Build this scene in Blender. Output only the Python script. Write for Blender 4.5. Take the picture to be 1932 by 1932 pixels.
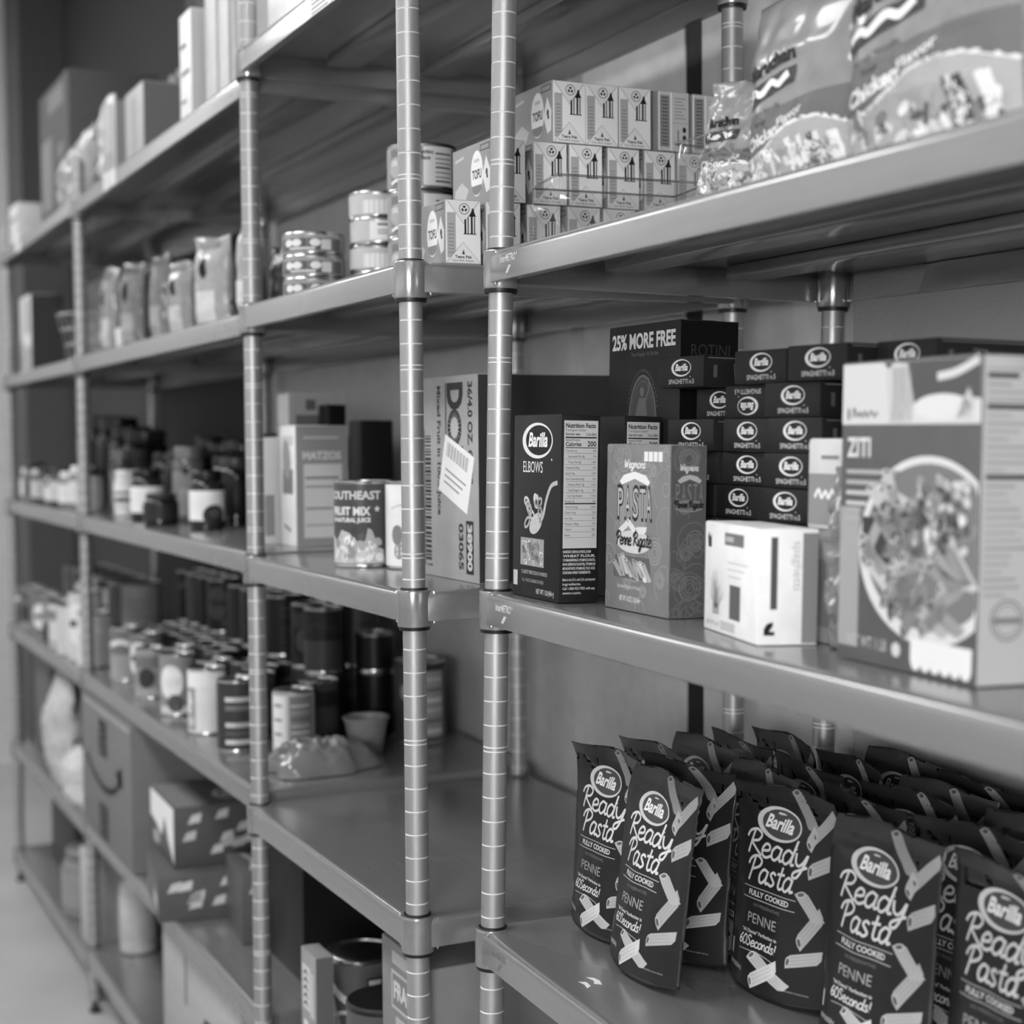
import bpy, bmesh, math, random
from mathutils import Matrix, Vector, noise
from mathutils.geometry import tessellate_polygon

# ---------------------------------------------------------------- set-up
for o in list(bpy.data.objects):
    bpy.data.objects.remove(o, do_unlink=True)
SC = bpy.context.scene
COL = SC.collection
I = 0.0254                     # everything below is laid out in inches, built in metres
Z0 = 37.5                      # height of the layout's zero above the floor, inches
random.seed(4)
TAU = 2 * math.pi

# ---------------------------------------------------------------- camera
cam_d = bpy.data.cameras.new('camera')
cam = bpy.data.objects.new('camera', cam_d)
COL.objects.link(cam)
CR = ((0.4340578, -0.0385470, 0.9000600), (0.9008480, 0.0276298, -0.4332545), (-0.0081678, 0.9988747, 0.0467180))
cam.matrix_world = Matrix.Translation((62.8236 * I, -25.5542 * I, (12.986 + Z0) * I)) @ Matrix(CR).to_4x4()
cam_d.sensor_width = 36.0
cam_d.sensor_fit = 'HORIZONTAL'
cam_d.lens = 2992.2 / 1932 * 36.0
cam_d.clip_start = 0.05
cam_d.dof.use_dof = True
cam_d.dof.focus_distance = 63.0 * I
cam_d.dof.aperture_fstop = 4.2
cam_d.dof.aperture_blades = 0
SC.camera = cam

# ---------------------------------------------------------------- world, exposure
world = bpy.data.worlds.new('room_air')
SC.world = world
world.use_nodes = True
world.node_tree.nodes['Background'].inputs[0].default_value = (1, 1, 1, 1)
world.node_tree.nodes['Background'].inputs[1].default_value = 0.002
SC.view_settings.view_transform = 'Standard'
SC.view_settings.look = 'None'
SC.view_settings.exposure = 0.0
SC.view_settings.gamma = 1.0
SC.view_settings.use_curve_mapping = False
LAMP_STRENGTH = 15.0
FILL_STRENGTH = 1.4
FILL_2_STRENGTH = 42.0

# ---------------------------------------------------------------- materials (all grey: the photograph is black and white)
def lin(g):
    c = max(0.0, min(1.0, g / 255.0))
    return c / 12.92 if c <= 0.04045 else ((c + 0.055) / 1.055) ** 2.4

MATS = {}
def new_mat(name):
    m = bpy.data.materials.new(name)
    m.use_nodes = True
    nt = m.node_tree
    return m, nt, nt.nodes['Principled BSDF']

def setc(b, g):
    v = lin(g)
    b.inputs['Base Color'].default_value = (v, v, v, 1)

def vary(nt, b, g, amount, scale, detail=3.0, stretch=None, bump=0.0, bump_scale=None):
    """colour wander and fine relief from noise in object space"""
    tc = nt.nodes.new('ShaderNodeTexCoord')
    mp = nt.nodes.new('ShaderNodeMapping')
    nt.links.new(tc.outputs['Object'], mp.inputs['Vector'])
    if stretch:
        mp.inputs['Scale'].default_value = stretch
    n = nt.nodes.new('ShaderNodeTexNoise')
    n.inputs['Scale'].default_value = scale
    n.inputs['Detail'].default_value = detail
    nt.links.new(mp.outputs['Vector'], n.inputs['Vector'])
    r = nt.nodes.new('ShaderNodeMapRange')
    r.inputs['From Min'].default_value = 0.3
    r.inputs['From Max'].default_value = 0.7
    v = lin(g)
    r.inputs['To Min'].default_value = v * (1 - amount)
    r.inputs['To Max'].default_value = v * (1 + amount)
    nt.links.new(n.outputs['Fac'], r.inputs['Value'])
    nt.links.new(r.outputs['Result'], b.inputs['Base Color'])
    if bump:
        n2 = nt.nodes.new('ShaderNodeTexNoise')
        n2.inputs['Scale'].default_value = bump_scale or scale * 4
        n2.inputs['Detail'].default_value = 4
        nt.links.new(tc.outputs['Object'], n2.inputs['Vector'])
        bp = nt.nodes.new('ShaderNodeBump')
        bp.inputs['Strength'].default_value = bump
        bp.inputs['Distance'].default_value = 0.002
        nt.links.new(n2.outputs['Fac'], bp.inputs['Height'])
        nt.links.new(bp.outputs['Normal'], b.inputs['Normal'])

def card(g, rough=0.5, tag='card'):
    """printed or plain board, paper and ink of grey g"""
    k = (tag, round(g), round(rough, 2))
    if k not in MATS:
        m, nt, b = new_mat('%s_%d' % (tag, g))
        b.inputs['Roughness'].default_value = rough
        b.inputs['Specular IOR Level'].default_value = 0.22
        vary(nt, b, g, 0.06, 35.0)
        MATS[k] = m
    return MATS[k]

def ink(g):
    k = ('ink', round(g))
    if k not in MATS:
        m, nt, b = new_mat('ink_%d' % g)
        b.inputs['Roughness'].default_value = 0.5
        b.inputs['Specular IOR Level'].default_value = 0.22
        setc(b, g)
        MATS[k] = m
    return MATS[k]

def plastic(g, rough=0.3, tag='plastic', bump=0.0):
    k = (tag, round(g), round(rough, 2), bump)
    if k not in MATS:
        m, nt, b = new_mat('%s_%d' % (tag, g))
        b.inputs['Roughness'].default_value = rough
        vary(nt, b, g, 0.08, 60.0, bump=bump, bump_scale=90.0)
        MATS[k] = m
    return MATS[k]

def metal(g, rough, tag, stretch=None, amount=0.06, scale=20.0, bump=0.0, metallic=1.0):
    k = (tag,)
    if k not in MATS:
        m, nt, b = new_mat(tag)
        b.inputs['Metallic'].default_value = metallic
        b.inputs['Roughness'].default_value = rough
        vary(nt, b, g, amount, scale, stretch=stretch, bump=bump)
        MATS[k] = m
    return MATS[k]

def clear(tag, rough=0.03, tint=0.95, sheen=0.06):
    """thin clear acrylic: see-through with a faint sheen"""
    k = (tag,)
    if k not in MATS:
        m, nt, b = new_mat(tag)
        nt.nodes.remove(b)
        tr = nt.nodes.new('ShaderNodeBsdfTransparent')
        tr.inputs[0].default_value = (tint, tint, tint, 1)
        gl = nt.nodes.new('ShaderNodeBsdfGlossy')
        gl.inputs['Roughness'].default_value = rough
        mx = nt.nodes.new('ShaderNodeMixShader')
        mx.inputs[0].default_value = sheen
        nt.links.new(tr.outputs[0], mx.inputs[1])
        nt.links.new(gl.outputs[0], mx.inputs[2])
        nt.links.new(mx.outputs[0], nt.nodes['Material Output'].inputs[0])
        MATS[k] = m
    return MATS[k]

M_SHELF = metal(154, 0.21, "galvanised_shelf", stretch=(1.2, 14, 14), amount=0.035, scale=9.0, bump=0.008, metallic=0.58)
M_POST = metal(172, 0.44, 'plated_post', stretch=(30, 30, 1), amount=0.05, scale=12.0, metallic=0.7)
M_GROOVE = metal(225, 0.35, 'highlit_groove', metallic=0.2)  # highlight along the grooves put into a paler colour
M_CAN = metal(190, 0.25, 'tinplate', amount=0.08, scale=40.0)
M_FOIL = metal(200, 0.22, 'foil', amount=0.15, scale=60.0, bump=0.5)
M_BLACK = plastic(16, 0.4, 'black_plastic')

# ---------------------------------------------------------------- mesh building
class MB:
    def __init__(self):
        self.v, self.f, self.m, self.mats = [], [], [], []
    def mi(self, mat):
        if mat not in self.mats:
            self.mats.append(mat)
        return self.mats.index(mat)
    def add(self, vs, fs, mat):
        o = len(self.v)
        k = self.mi(mat)
        self.v += [tuple(p) for p in vs]
        for f in fs:
            self.f.append(tuple(i + o for i in f))
            self.m.append(k)
    def box(self, x0, y0, z0, x1, y1, z1, mat, ch=0.0):
        """box with chamfered edges"""
        if ch <= 0:
            vs = [(x, y, z) for x in (x0, x1) for y in (y0, y1) for z in (z0, z1)]
            self.add(vs, [(0, 1, 3, 2), (4, 6, 7, 5), (0, 4, 5, 1), (2, 3, 7, 6), (0, 2, 6, 4), (1, 5, 7, 3)], mat)
            return
        bm = bmesh.new()
        bmesh.ops.create_cube(bm, size=1)
        for p in bm.verts:
            p.co = Vector(((x0 + x1) / 2 + p.co.x * (x1 - x0), (y0 + y1) / 2 + p.co.y * (y1 - y0), (z0 + z1) / 2 + p.co.z * (z1 - z0)))
        bmesh.ops.bevel(bm, geom=list(bm.edges), offset=ch, segments=2, affect='EDGES', profile=0.5)
        self.bm(bm, mat)
    def bm(self, bm, mat):
        bm.verts.ensure_lookup_table(); bm.verts.index_update()
        self.add([p.co[:] for p in bm.verts], [[q.index for q in f.verts] for f in bm.faces], mat)
        bm.free()
    def lathe(self, prof, mat, n=32, cx=0, cy=0, cap0=True, cap1=True, wob=None):
        vs, fs = [], []
        for (r, z) in prof:
            for k in range(n):
                a = TAU * k / n
                rr = r * (wob(a, z) if wob else 1)
                vs.append((cx + rr * math.cos(a), cy + rr * math.sin(a), z))
        for i in range(len(prof) - 1):
            for k in range(n):
                fs.append((i * n + k, i * n + (k + 1) % n, (i + 1) * n + (k + 1) % n, (i + 1) * n + k))
        if cap0: fs.append(tuple(range(n - 1, -1, -1)))
        if cap1: fs.append(tuple((len(prof) - 1) * n + k for k in range(n)))
        self.add(vs, fs, mat)
    def loft(self, loops, mat, cap0=True, cap1=True):
        n = len(loops[0]); vs = [p for l in loops for p in l]; fs = []
        for i in range(len(loops) - 1):
            for k in range(n):
                fs.append((i * n + k, i * n + (k + 1) % n, (i + 1) * n + (k + 1) % n, (i + 1) * n + k))
        if cap0: fs.append(tuple(range(n - 1, -1, -1)))
        if cap1: fs.append(tuple((len(loops) - 1) * n + k for k in range(n)))
        self.add(vs, fs, mat)
    def tube(self, pts, r, mat, n=8):
        pts = [Vector(p) for p in pts]; loops = []
        for i, p in enumerate(pts):
            t = (pts[min(i + 1, len(pts) - 1)] - pts[max(i - 1, 0)]).normalized()
            a = t.orthogonal().normalized() if abs(t.z) > 0.9 else t.cross(Vector((0, 0, 1))).normalized()
            b = t.cross(a)
            rr = r(i) if callable(r) else r
            loops.append([tuple(p + a * rr * math.cos(TAU * k / n) + b * rr * math.sin(TAU * k / n)) for k in range(n)])
        self.loft(loops, mat)
    def grid(self, fn, nu, nv, mat, wrap=False):
        vs = [fn(i / nu, j / nv) for j in range(nv + 1) for i in range(nu + (0 if wrap else 1))]
        c = nu if wrap else nu + 1
        fs = []
        for j in range(nv):
            for i in range(nu):
                fs.append((j * c + i, j * c + (i + 1) % c, (j + 1) * c + (i + 1) % c, (j + 1) * c + i))
        self.add(vs, fs, mat)
    def mesh(self, name, smooth=True, recalc=True, ang=35):
        me = bpy.data.meshes.new(name)
        me.from_pydata([(x * I, y * I, z * I) for x, y, z in self.v], [], self.f)
        for m in self.mats:
            me.materials.append(m)
        me.polygons.foreach_set('material_index', self.m)
        if recalc:
            bm = bmesh.new(); bm.from_mesh(me)
            bmesh.ops.recalc_face_normals(bm, faces=bm.faces)
            bm.to_mesh(me); bm.free()
        if smooth:
            me.shade_smooth()
            me.set_sharp_from_angle(angle=math.radians(ang))
        me.update()
        return me
    def build(self, name, parent=None, **kw):
        o = bpy.data.objects.new(name, self.mesh(name, **kw))
        COL.objects.link(o)
        o.parent = parent
        return o

# frames: the right-hand unit stands a little askew on the floor, the others are square to the wall
F0 = Matrix.Identity(4)
FR = Matrix.Translation(Vector((3.7755, 2.0024, 0.1651))) @ Matrix(((0.9992926, 0.0370475, 0.0064694), (-0.0371720, 0.9991021, 0.0203278), (-0.0057105, -0.0205539, 0.9997724))).to_4x4()
def inch(M):
    M = M.copy()
    M.translation = Vector((M.translation.x * I, M.translation.y * I, (M.translation.z + Z0) * I))
    return M

def tag(o, label, cat, group=None, kind=None):
    o['label'] = label
    if cat: o['category'] = cat
    if group: o['group'] = group
    if kind: o['kind'] = kind
    return o

def thing(name, label, cat, fr, x, y, z, rz=0.0, group=None, rx=0.0, ry=0.0):
    o = bpy.data.objects.new(name, None)
    o.empty_display_size = 0.02
    COL.objects.link(o)
    R = Matrix.Rotation(math.radians(rz), 4, 'Z') @ Matrix.Rotation(math.radians(ry), 4, 'Y') @ Matrix.Rotation(math.radians(rx), 4, 'X')
    o.matrix_world = inch(fr @ Matrix.Translation((x, y, z)) @ R)
    return tag(o, label, cat, group)

def share(name, me, parent, loc=(0, 0, 0), rz=0):
    o = bpy.data.objects.new(name, me)
    COL.objects.link(o)
    o.parent = parent
    o.location = [c * I for c in loc]
    o.rotation_euler = (0, 0, math.radians(rz))
    return o

def struct(name, mb, label=None, **kw):
    o = mb.build(name, None, **kw)
    o.location = (0, 0, Z0 * I)
    o['kind'] = 'structure'
    if label: o['label'] = label
    return o

# ---------------------------------------------------------------- flat print: shapes drawn on a sheet, then laid on a surface
TXT = {}
def text_geo(s, bold):
    k = (s, bold)
    if k not in TXT:
        cu = bpy.data.curves.new('t', 'FONT')
        cu.body = s
        cu.size = 1.0
        cu.resolution_u = 3
        cu.fill_mode = 'BOTH' if False else 'FRONT'
        cu.offset = bold
        ob = bpy.data.objects.new('t', cu)
        COL.objects.link(ob)
        dg = bpy.context.evaluated_depsgraph_get()
        dg.update()
        me = ob.evaluated_get(dg).to_mesh()
        vs = [(p.co.x, p.co.y) for p in me.vertices]
        fs = [tuple(p.vertices) for p in me.polygons]
        ob.evaluated_get(dg).to_mesh_clear()
        bpy.data.objects.remove(ob, do_unlink=True)
        bpy.data.curves.remove(cu)
        x0 = min(p[0] for p in vs); x1 = max(p[0] for p in vs)
        TXT[k] = ([(x - x0, y) for x, y in vs], fs, x1 - x0)
    return TXT[k]

# pen strokes of a joined-up hand, x-height 1
PEN = {
 'R': (1.25, [[(.38, 1.75), (.22, .8), (.1, 0)], [(-.2, 1.15), (0, 1.62), (.55, 1.85), (1, 1.55), (.82, 1.1), (.3, .88), (.7, .45), (1.25, .02)]]),
 'P': (1.1, [[(.4, 1.75), (.25, .8), (.12, -.05)], [(-.2, 1.1), (.02, 1.6), (.55, 1.85), (1.05, 1.6), (.95, 1.15), (.3, .8)]]),
 'e': (.8, [[(0, .45), (.55, .58), (.58, .9), (.28, 1), (.02, .6), (.1, .12), (.42, 0), (.8, .22)]]),
 'a': (.95, [[(.72, .88), (.36, 1), (.05, .62), (.08, .12), (.36, 0), (.66, .4), (.76, .98), (.68, .3), (.76, .03), (.98, .15)]]),
 'd': (1.0, [[(.7, .85), (.36, 1), (.05, .62), (.08, .12), (.36, 0), (.7, .5), (.95, 1.85), (.74, .4), (.78, .03), (1, .12)]]),
 'y': (.95, [[(.02, 1), (.1, .35), (.35, .12), (.62, .42), (.84, 1), (.66, 0), (.4, -.7), (.1, -.75), (.12, -.42), (.55, -.1), (.95, .15)]]),
 's': (.75, [[(.62, .85), (.36, 1), (.12, .78), (.36, .5), (.58, .25), (.34, 0), (0, .12)]]),
 't': (.75, [[(.4, 1.6), (.3, .7), (.3, .15), (.5, 0), (.75, .15)], [(0, 1), (.72, 1.08)]]),
 'n': (.85, [[(.02, .95), (.06, 0)], [(.06, .5), (.32, .98), (.58, .8), (.58, .12), (.82, .05)]]),
 'm': (1.25, [[(.02, .95), (.06, 0)], [(.06, .5), (.28, .98), (.48, .8), (.48, .05)], [(.48, .5), (.72, .98), (.92, .8), (.94, .12), (1.2, .05)]]),
 'o': (.8, [[(.4, 1), (.06, .7), (.1, .12), (.4, 0), (.68, .35), (.62, .85), (.38, 1)]]),
 'c': (.75, [[(.62, .82), (.36, 1), (.05, .6), (.14, .1), (.44, 0), (.72, .18)]]),
 'g': (.9, [[(.7, .88), (.36, 1), (.05, .62), (.1, .15), (.36, .05), (.64, .45), (.72, .98), (.6, -.2), (.3, -.72), (.05, -.5), (.5, -.1), (.9, .1)]]),
 'i': (.4, [[(.1, 1), (.1, .15), (.36, .05)], [(.14, 1.38), (.17, 1.42)]]),
 'W': (1.5, [[(0, 1.75), (.2, .05), (.62, 1.3), (.78, .05), (1.35, 1.85)]]),
 '6': (.8, [[(.6, 1.7), (.2, 1.1), (.05, .5), (.2, .05), (.55, .1), (.65, .5), (.4, .82), (.1, .5)]]),
 '0': (.95, [[(.45, 1.7), (.08, 1.1), (.12, .2), (.45, 0), (.8, .5), (.75, 1.3), (.42, 1.7)]]),
 'S': (.95, [[(.82, 1.5), (.45, 1.75), (.14, 1.4), (.45, .95), (.72, .45), (.4, 0), (0, .2)]]),
 '!': (.4, [[(.24, 1.7), (.14, .5)], [(.09, .1), (.1, .04)]]),
 ' ': (.55, []),
}
def smooth_pts(p, k=4):
    if len(p) < 3: return p
    q = [p[0]] + list(p) + [p[-1]]; out = []
    for i in range(1, len(q) - 2):
        for j in range(k):
            t = j / k
            a, b, c, d = q[i - 1], q[i], q[i + 1], q[i + 2]
            out.append(tuple(0.5 * (2 * b[m] + (c[m] - a[m]) * t + (2 * a[m] - 5 * b[m] + 4 * c[m] - d[m]) * t * t + (3 * b[m] - a[m] - 3 * c[m] + d[m]) * t ** 3) for m in (0, 1)))
    out.append(p[-1])
    return out

class Sheet:
    def __init__(self):
        self.s = []; self.L = 0
    def raw(self, vs, fs, g):
        self.s.append((self.L, vs, fs, g))
    def poly(self, pts, g):
        tri = tessellate_polygon([[Vector((p[0], p[1], 0)) for p in pts]])
        self.raw(list(pts), [tuple(t) for t in tri], g)
    def rect(self, x0, y0, x1, y1, g):
        self.raw([(x0, y0), (x1, y0), (x1, y1), (x0, y1)], [(0, 1, 2, 3)], g)
    def ell(self, cx, cy, rx, ry, g, n=28, rot=0.0, a0=0, a1=TAU):
        c, s = math.cos(rot), math.sin(rot)
        pts = []
        for k in range(n):
            a = a0 + (a1 - a0) * k / (n if a1 - a0 > 6.28 else n - 1)
            x, y = rx * math.cos(a), ry * math.sin(a)
            pts.append((cx + x * c - y * s, cy + x * s + y * c))
        self.raw(pts, [tuple(range(n))], g)
    def ring(self, cx, cy, rx, ry, w, g, n=32, rot=0.0):
        c, s = math.cos(rot), math.sin(rot); vs = []; fs = []
        for k in range(n):
            a = TAU * k / n
            for f in (0, w):
                x, y = (rx - f) * math.cos(a), (ry - f) * math.sin(a)
                vs.append((cx + x * c - y * s, cy + x * s + y * c))
        for k in range(n):
            j = (k + 1) % n
            fs.append((2 * k, 2 * j, 2 * j + 1, 2 * k + 1))
        self.raw(vs, fs, g)
    def stroke(self, pts, w, g, sm=True):
        if sm: pts = smooth_pts(pts)
        vs, fs = [], []
        n = len(pts)
        for i, p in enumerate(pts):
            a, b = pts[max(i - 1, 0)], pts[min(i + 1, n - 1)]
            dx, dy = b[0] - a[0], b[1] - a[1]
            l = math.hypot(dx, dy) or 1
            e = 0.0
            nx, ny = -dy / l * w / 2, dx / l * w / 2
            vs += [(p[0] + nx, p[1] + ny), (p[0] - nx, p[1] - ny)]
        for i in range(n - 1):
            fs.append((2 * i, 2 * i + 1, 2 * i + 3, 2 * i + 2))
        self.raw(vs, fs, g)
    def text(self, s, x, y, h, g, w=None, bold=0.0, shear=0.0, rot=0.0, align='l'):
        vs, fs, tw = text_geo(s, bold)
        k = h / 0.73
        sx = k if w is None else w / tw
        off = -tw * sx / 2 if align == 'c' else (-tw * sx if align == 'r' else 0)
        c, sn = math.cos(rot), math.sin(rot)
        out = []
        for a, b in vs:
            u, v = a * sx + b * k * shear + off, b * k
            out.append((x + u * c - v * sn, y + u * sn + v * c))
        self.raw(out, fs, g)
    def pen(self, s, x, y, xh, w, g, width=None, rot=0.0):
        tot = sum(PEN[c][0] for c in s)
        sx = xh * 0.8 if width is None else width / tot
        cx = 0
        c, sn = math.cos(rot), math.sin(rot)
        for ch in s:
            adv, st = PEN[ch]
            for l in st:
                pts = [((cx + px) * sx + py * xh * 0.12, py * xh) for px, py in smooth_pts(l)]
                self.stroke([(x + a * c - b * sn, y + a * sn + b * c) for a, b in pts], w, g, sm=False)
            cx += adv
    def penne(self, cx, cy, l, w, rot, g):
        """one quill of pasta: slant-cut tube with ridges and an open end"""
        L0 = self.L
        c, s = math.cos(rot), math.sin(rot)
        T = lambda a, b: (cx + a * c - b * s, cy + a * s + b * c)
        self.poly([T(-l / 2 - w * .35, -w / 2), T(l / 2 - w * .35, -w / 2), T(l / 2 + w * .1, -w * .2), T(l / 2 + w * .38, w / 2), T(-l / 2 + w * .35, w / 2), T(-l / 2 - w * .2, w * .1)], g)
        self.L = L0 + 1
        for q in (-.26, 0.02, .28):
            self.stroke([T(-l / 2 + q * w, q * w), T(l / 2 - w * .4, q * w)], w * .06, g * .9, sm=False)
        self.ell(*T(-l / 2 + w * .06, 0), w * .26, w * .46, min(240, g * 1.08), n=12, rot=rot - .5)
        self.L = L0 + 2
        self.ell(*T(-l / 2 + w * .04, 0), w * .15, w * .3, g * .55, n=12, rot=rot - .5)
        self.L = L0
    def logo(self, cx, cy, w, rot=0.0, g=214, dark=58):
        """oval maker's mark with a crescent left rim and slanted name"""
        h = w * .52
        L0 = self.L
        c, s = math.cos(rot), math.sin(rot)
        T = lambda a, b: (cx + a * c - b * s, cy + a * s + b * c)
        self.ell(cx, cy, w / 2, h / 2, g, n=36, rot=rot)
        self.L = L0 + 1
        self.ell(*T(w * .045, h * .01), w * .425, h * .42, dark, n=36, rot=rot)
        self.L = L0 + 2
        self.text('Barilla', *T(w * .02, -h * .16), h * .40, 236, w=w * .62, bold=.03, shear=.22, rot=rot, align='c')
        self.L = L0
        self.ell(*T(w * .47, -h * .52), w * .018, w * .018, g, n=8)
    def build(self, name, parent, fn, lim=None, base=0.006, step=0.004, label=None):
        mb = MB()
        for (L, vs, fs, g) in self.s:
            o = base + step * L
            if lim:
                bm = bmesh.new()
                bv = [bm.verts.new((a, b, 0)) for a, b in vs]
                for f in fs:
                    try: bm.faces.new([bv[i] for i in f])
                    except ValueError: pass
                for _ in range(5):
                    bmesh.ops.triangulate(bm, faces=list(bm.faces))
                    es = [e for e in bm.edges if e.calc_length() > lim]
                    if not es: break
                    bmesh.ops.subdivide_edges(bm, edges=es, cuts=1)
                bmesh.ops.triangulate(bm, faces=list(bm.faces))
                bm.verts.index_update()
                vs = [(p.co.x, p.co.y) for p in bm.verts]
                fs = [tuple(q.index for q in f.verts) for f in bm.faces]
                bm.free()
            mb.add([fn(a, b, o) for a, b in vs], fs, ink(g))
        if not mb.f: return None
        ob = mb.build(name, parent, smooth=False, recalc=False)
        if label: ob['label'] = label
        return ob

# ---------------------------------------------------------------- the room
M_WALL = card(190, 0.65, 'painted_wall')
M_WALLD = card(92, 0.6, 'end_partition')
def block_wall():
    m, nt, b = new_mat('rough_painted_block')
    b.inputs['Roughness'].default_value = 0.6
    vary(nt, b, 150, 0.05, 8.0, bump=0.6, bump_scale=120.0)
    return m
M_BLOCK = block_wall()
def floor_mat():
    m, nt, b = new_mat('sealed_concrete')
    b.inputs['Roughness'].default_value = 0.38
    vary(nt, b, 185, 0.10, 3.0, detail=6, bump=0.03, bump_scale=60)
    return m
FLOOR = -37.5
CEIL = 84.0
YW = 18.6
XL, XR_, YF = -196.0, 320.0, -84.0

mb = MB(); mb.box(XL - 6, YF - 6, FLOOR - 2, XR_, YW + 6, FLOOR, floor_mat())
struct('floor', mb)
mb = MB(); mb.box(XL - 6, YF - 6, CEIL, XR_, YW + 6, CEIL + 3, card(90, 0.8, 'ceiling_board'))
struct('ceiling', mb)
# the wall behind the shelves: plain board to the left, a shallow step, then rough block to the right
mb = MB()
mb.box(XL - 6, YW, FLOOR, -86, YW + 5, CEIL, card(62, 0.7, 'shade_toned_wall'))  # shade at the far bays put into this stretch's darker colour
mb.box(-86, YW, FLOOR, -20.6, YW + 5, CEIL, M_WALL)
mb.box(-20.6, YW + .8, FLOOR, -9.2, YW + 5, CEIL, M_WALL)
mb.box(-9.2, YW + 1.6, FLOOR, -7.5, YW + 5, CEIL, M_WALL)
mb.box(-7.5, YW + .8, FLOOR, 5.5, YW + 5, CEIL, M_WALL)
mb.box(5.5, YW + .4, FLOOR, XR_, YW + 5, CEIL, M_BLOCK)
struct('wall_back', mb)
mb = MB(); mb.box(-9.2, YW + .9, FLOOR, -7.5, YW + 1.6, CEIL, card(34, 0.6, 'dark_gap'))
struct('trim_1', mb, 'dark upright strip let into the wall behind the shelves')
mb = MB(); mb.box(XL - 6, YF, FLOOR, XL, YW, CEIL, card(222, .65, 'pale_end_wall'))
struct('wall_left', mb)
# the wall across the aisle, with two unseen fill lights added, each shaped as a window
WX0, WX1, WZ0, WZ1 = -110.0, 40.0, 9.0, 30.0
VX0, VX1 = 96.0, 184.0
MW = card(205, .7, 'aisle_wall')
mb = MB()
mb.box(XL - 6, YF - 6, FLOOR, XR_, YF, WZ0, MW); mb.box(XL - 6, YF - 6, WZ1, XR_, YF, CEIL, MW)
mb.box(XL - 6, YF - 6, WZ0, WX0, YF, WZ1, MW); mb.box(WX1, YF - 6, WZ0, VX0, YF, WZ1, MW); mb.box(VX1, YF - 6, WZ0, XR_, YF, WZ1, MW)
struct('wall_front', mb)
def glow(name, strength):
    m = bpy.data.materials.new(name)
    m.use_nodes = True
    nt = m.node_tree
    nt.nodes.remove(nt.nodes['Principled BSDF'])
    e = nt.nodes.new('ShaderNodeEmission')
    e.inputs[1].default_value = strength
    nt.links.new(e.outputs[0], nt.nodes['Material Output'].inputs[0])
    return m
def fill_window(name, x0, x1, n, strength):
    mg = glow(name + '_fill_pane', strength)
    win = bpy.data.objects.new(name, None); COL.objects.link(win); win.location = (0, 0, Z0 * I); win['kind'] = 'structure'
    for k in range(n):
        a = x0 + (x1 - x0) * k / n; b = x0 + (x1 - x0) * (k + 1) / n
        mb = MB(); mb.box(a + 1, YF - 3.2, WZ0 + 1, b - 1, YF - 3, WZ1 - 1, mg); mb.build('pane', win, smooth=False)
        mb = MB()
        for q in ((a, WZ0, a + 1, WZ1), (b - 1, WZ0, b, WZ1), (a + 1, WZ0, b - 1, WZ0 + 1), (a + 1, WZ1 - 1, b - 1, WZ1)): mb.box(q[0], YF - 4, q[1], q[2], YF - 1.5, q[3], card(190, .5, 'fill_frame'))
        mb.build('fill_frame', win, smooth=False)
fill_window('fill_window_1', WX0, WX1, 5, FILL_STRENGTH)  # unseen glowing pane added for frontal fill and reflections on posts and skirts
fill_window('fill_window_2', VX0, VX1, 3, FILL_2_STRENGTH)  # unseen glowing pane added to brighten the right-facing package sides
mb = MB(); mb.box(XR_, YF - 6, FLOOR, XR_ + 6, YW + 6, CEIL, card(90, 0.7, 'grey_far_wall'))
struct('wall_right', mb)
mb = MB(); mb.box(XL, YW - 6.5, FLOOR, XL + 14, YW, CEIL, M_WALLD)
struct('trim_2', mb, 'shallow darker corner boxing at the far end of the room')

# ceiling lamps over the aisle
LM = glow('lit_diffuser', LAMP_STRENGTH)
fr_mb = MB()
for (x0, y0, x1, y1) in ((-24, -12, 24, -10.8), (-24, 10.8, 24, 12), (-24, -10.8, -22.8, 10.8), (22.8, -10.8, 24, 10.8)):
    fr_mb.box(x0, y0, -1.2, x1, y1, 0, card(215, 0.4, 'lamp_frame'))
fr_me = fr_mb.mesh('lamp_frame', smooth=False)
df_mb = MB(); df_mb.box(-22.8, -10.8, -.7, 22.8, 10.8, -.5, LM)
df_me = df_mb.mesh('lamp_diffuser', smooth=False)
for k, (x, y) in enumerate(((-166, -52), (-92, -52), (-18, -52), (84, -52), (158, -52), (232, -52))):
    t = thing('ceiling_light', ('ceiling light panel over the far end of the aisle', 'second ceiling light panel from the far end of the aisle', 'third ceiling light panel from the far end of the aisle', 'ceiling light panel just past the camera', 'second ceiling light panel behind the camera', 'ceiling light panel at the near end of the room')[k], 'light', F0, x, y, CEIL, group='aisle ceiling lights')
    share('frame', fr_me, t); share('diffuser', df_me, t)

# ---------------------------------------------------------------- shelving
PZ0, PZ1 = -36.4, 37.3
def post_mesh():
    prof = [(.46, PZ0), (.5, PZ0 + .04)]
    groove = set()
    k = math.ceil(PZ0 + .3)
    while k < PZ1 - .2:
        for z in ((k - .09, k + .09) if k % 8 == 0 else (k,)):
            n = len(prof)
            prof += [(.5, z - .03), (.476, z - .01), (.476, z + .01), (.5, z + .03)]
            groove |= {n, n + 1, n + 2}
        k += 1
    prof += [(.5, PZ1 - .12), (.44, PZ1 - .03), (.2, PZ1)]
    m = MB(); m.lathe(prof, M_POST, n=28)
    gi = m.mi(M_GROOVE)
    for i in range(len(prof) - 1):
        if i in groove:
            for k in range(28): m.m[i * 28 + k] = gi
    return m.mesh('post', ang=22)
POST = post_mesh()
m = MB(); m.lathe([(.35, FLOOR), (.55, FLOOR + .08), (.55, FLOOR + .35), (.3, FLOOR + .42), (.3, PZ0 + .1)], metal(90, .4, 'foot_steel'), n=6)
FOOT = m.mesh('foot')
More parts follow.
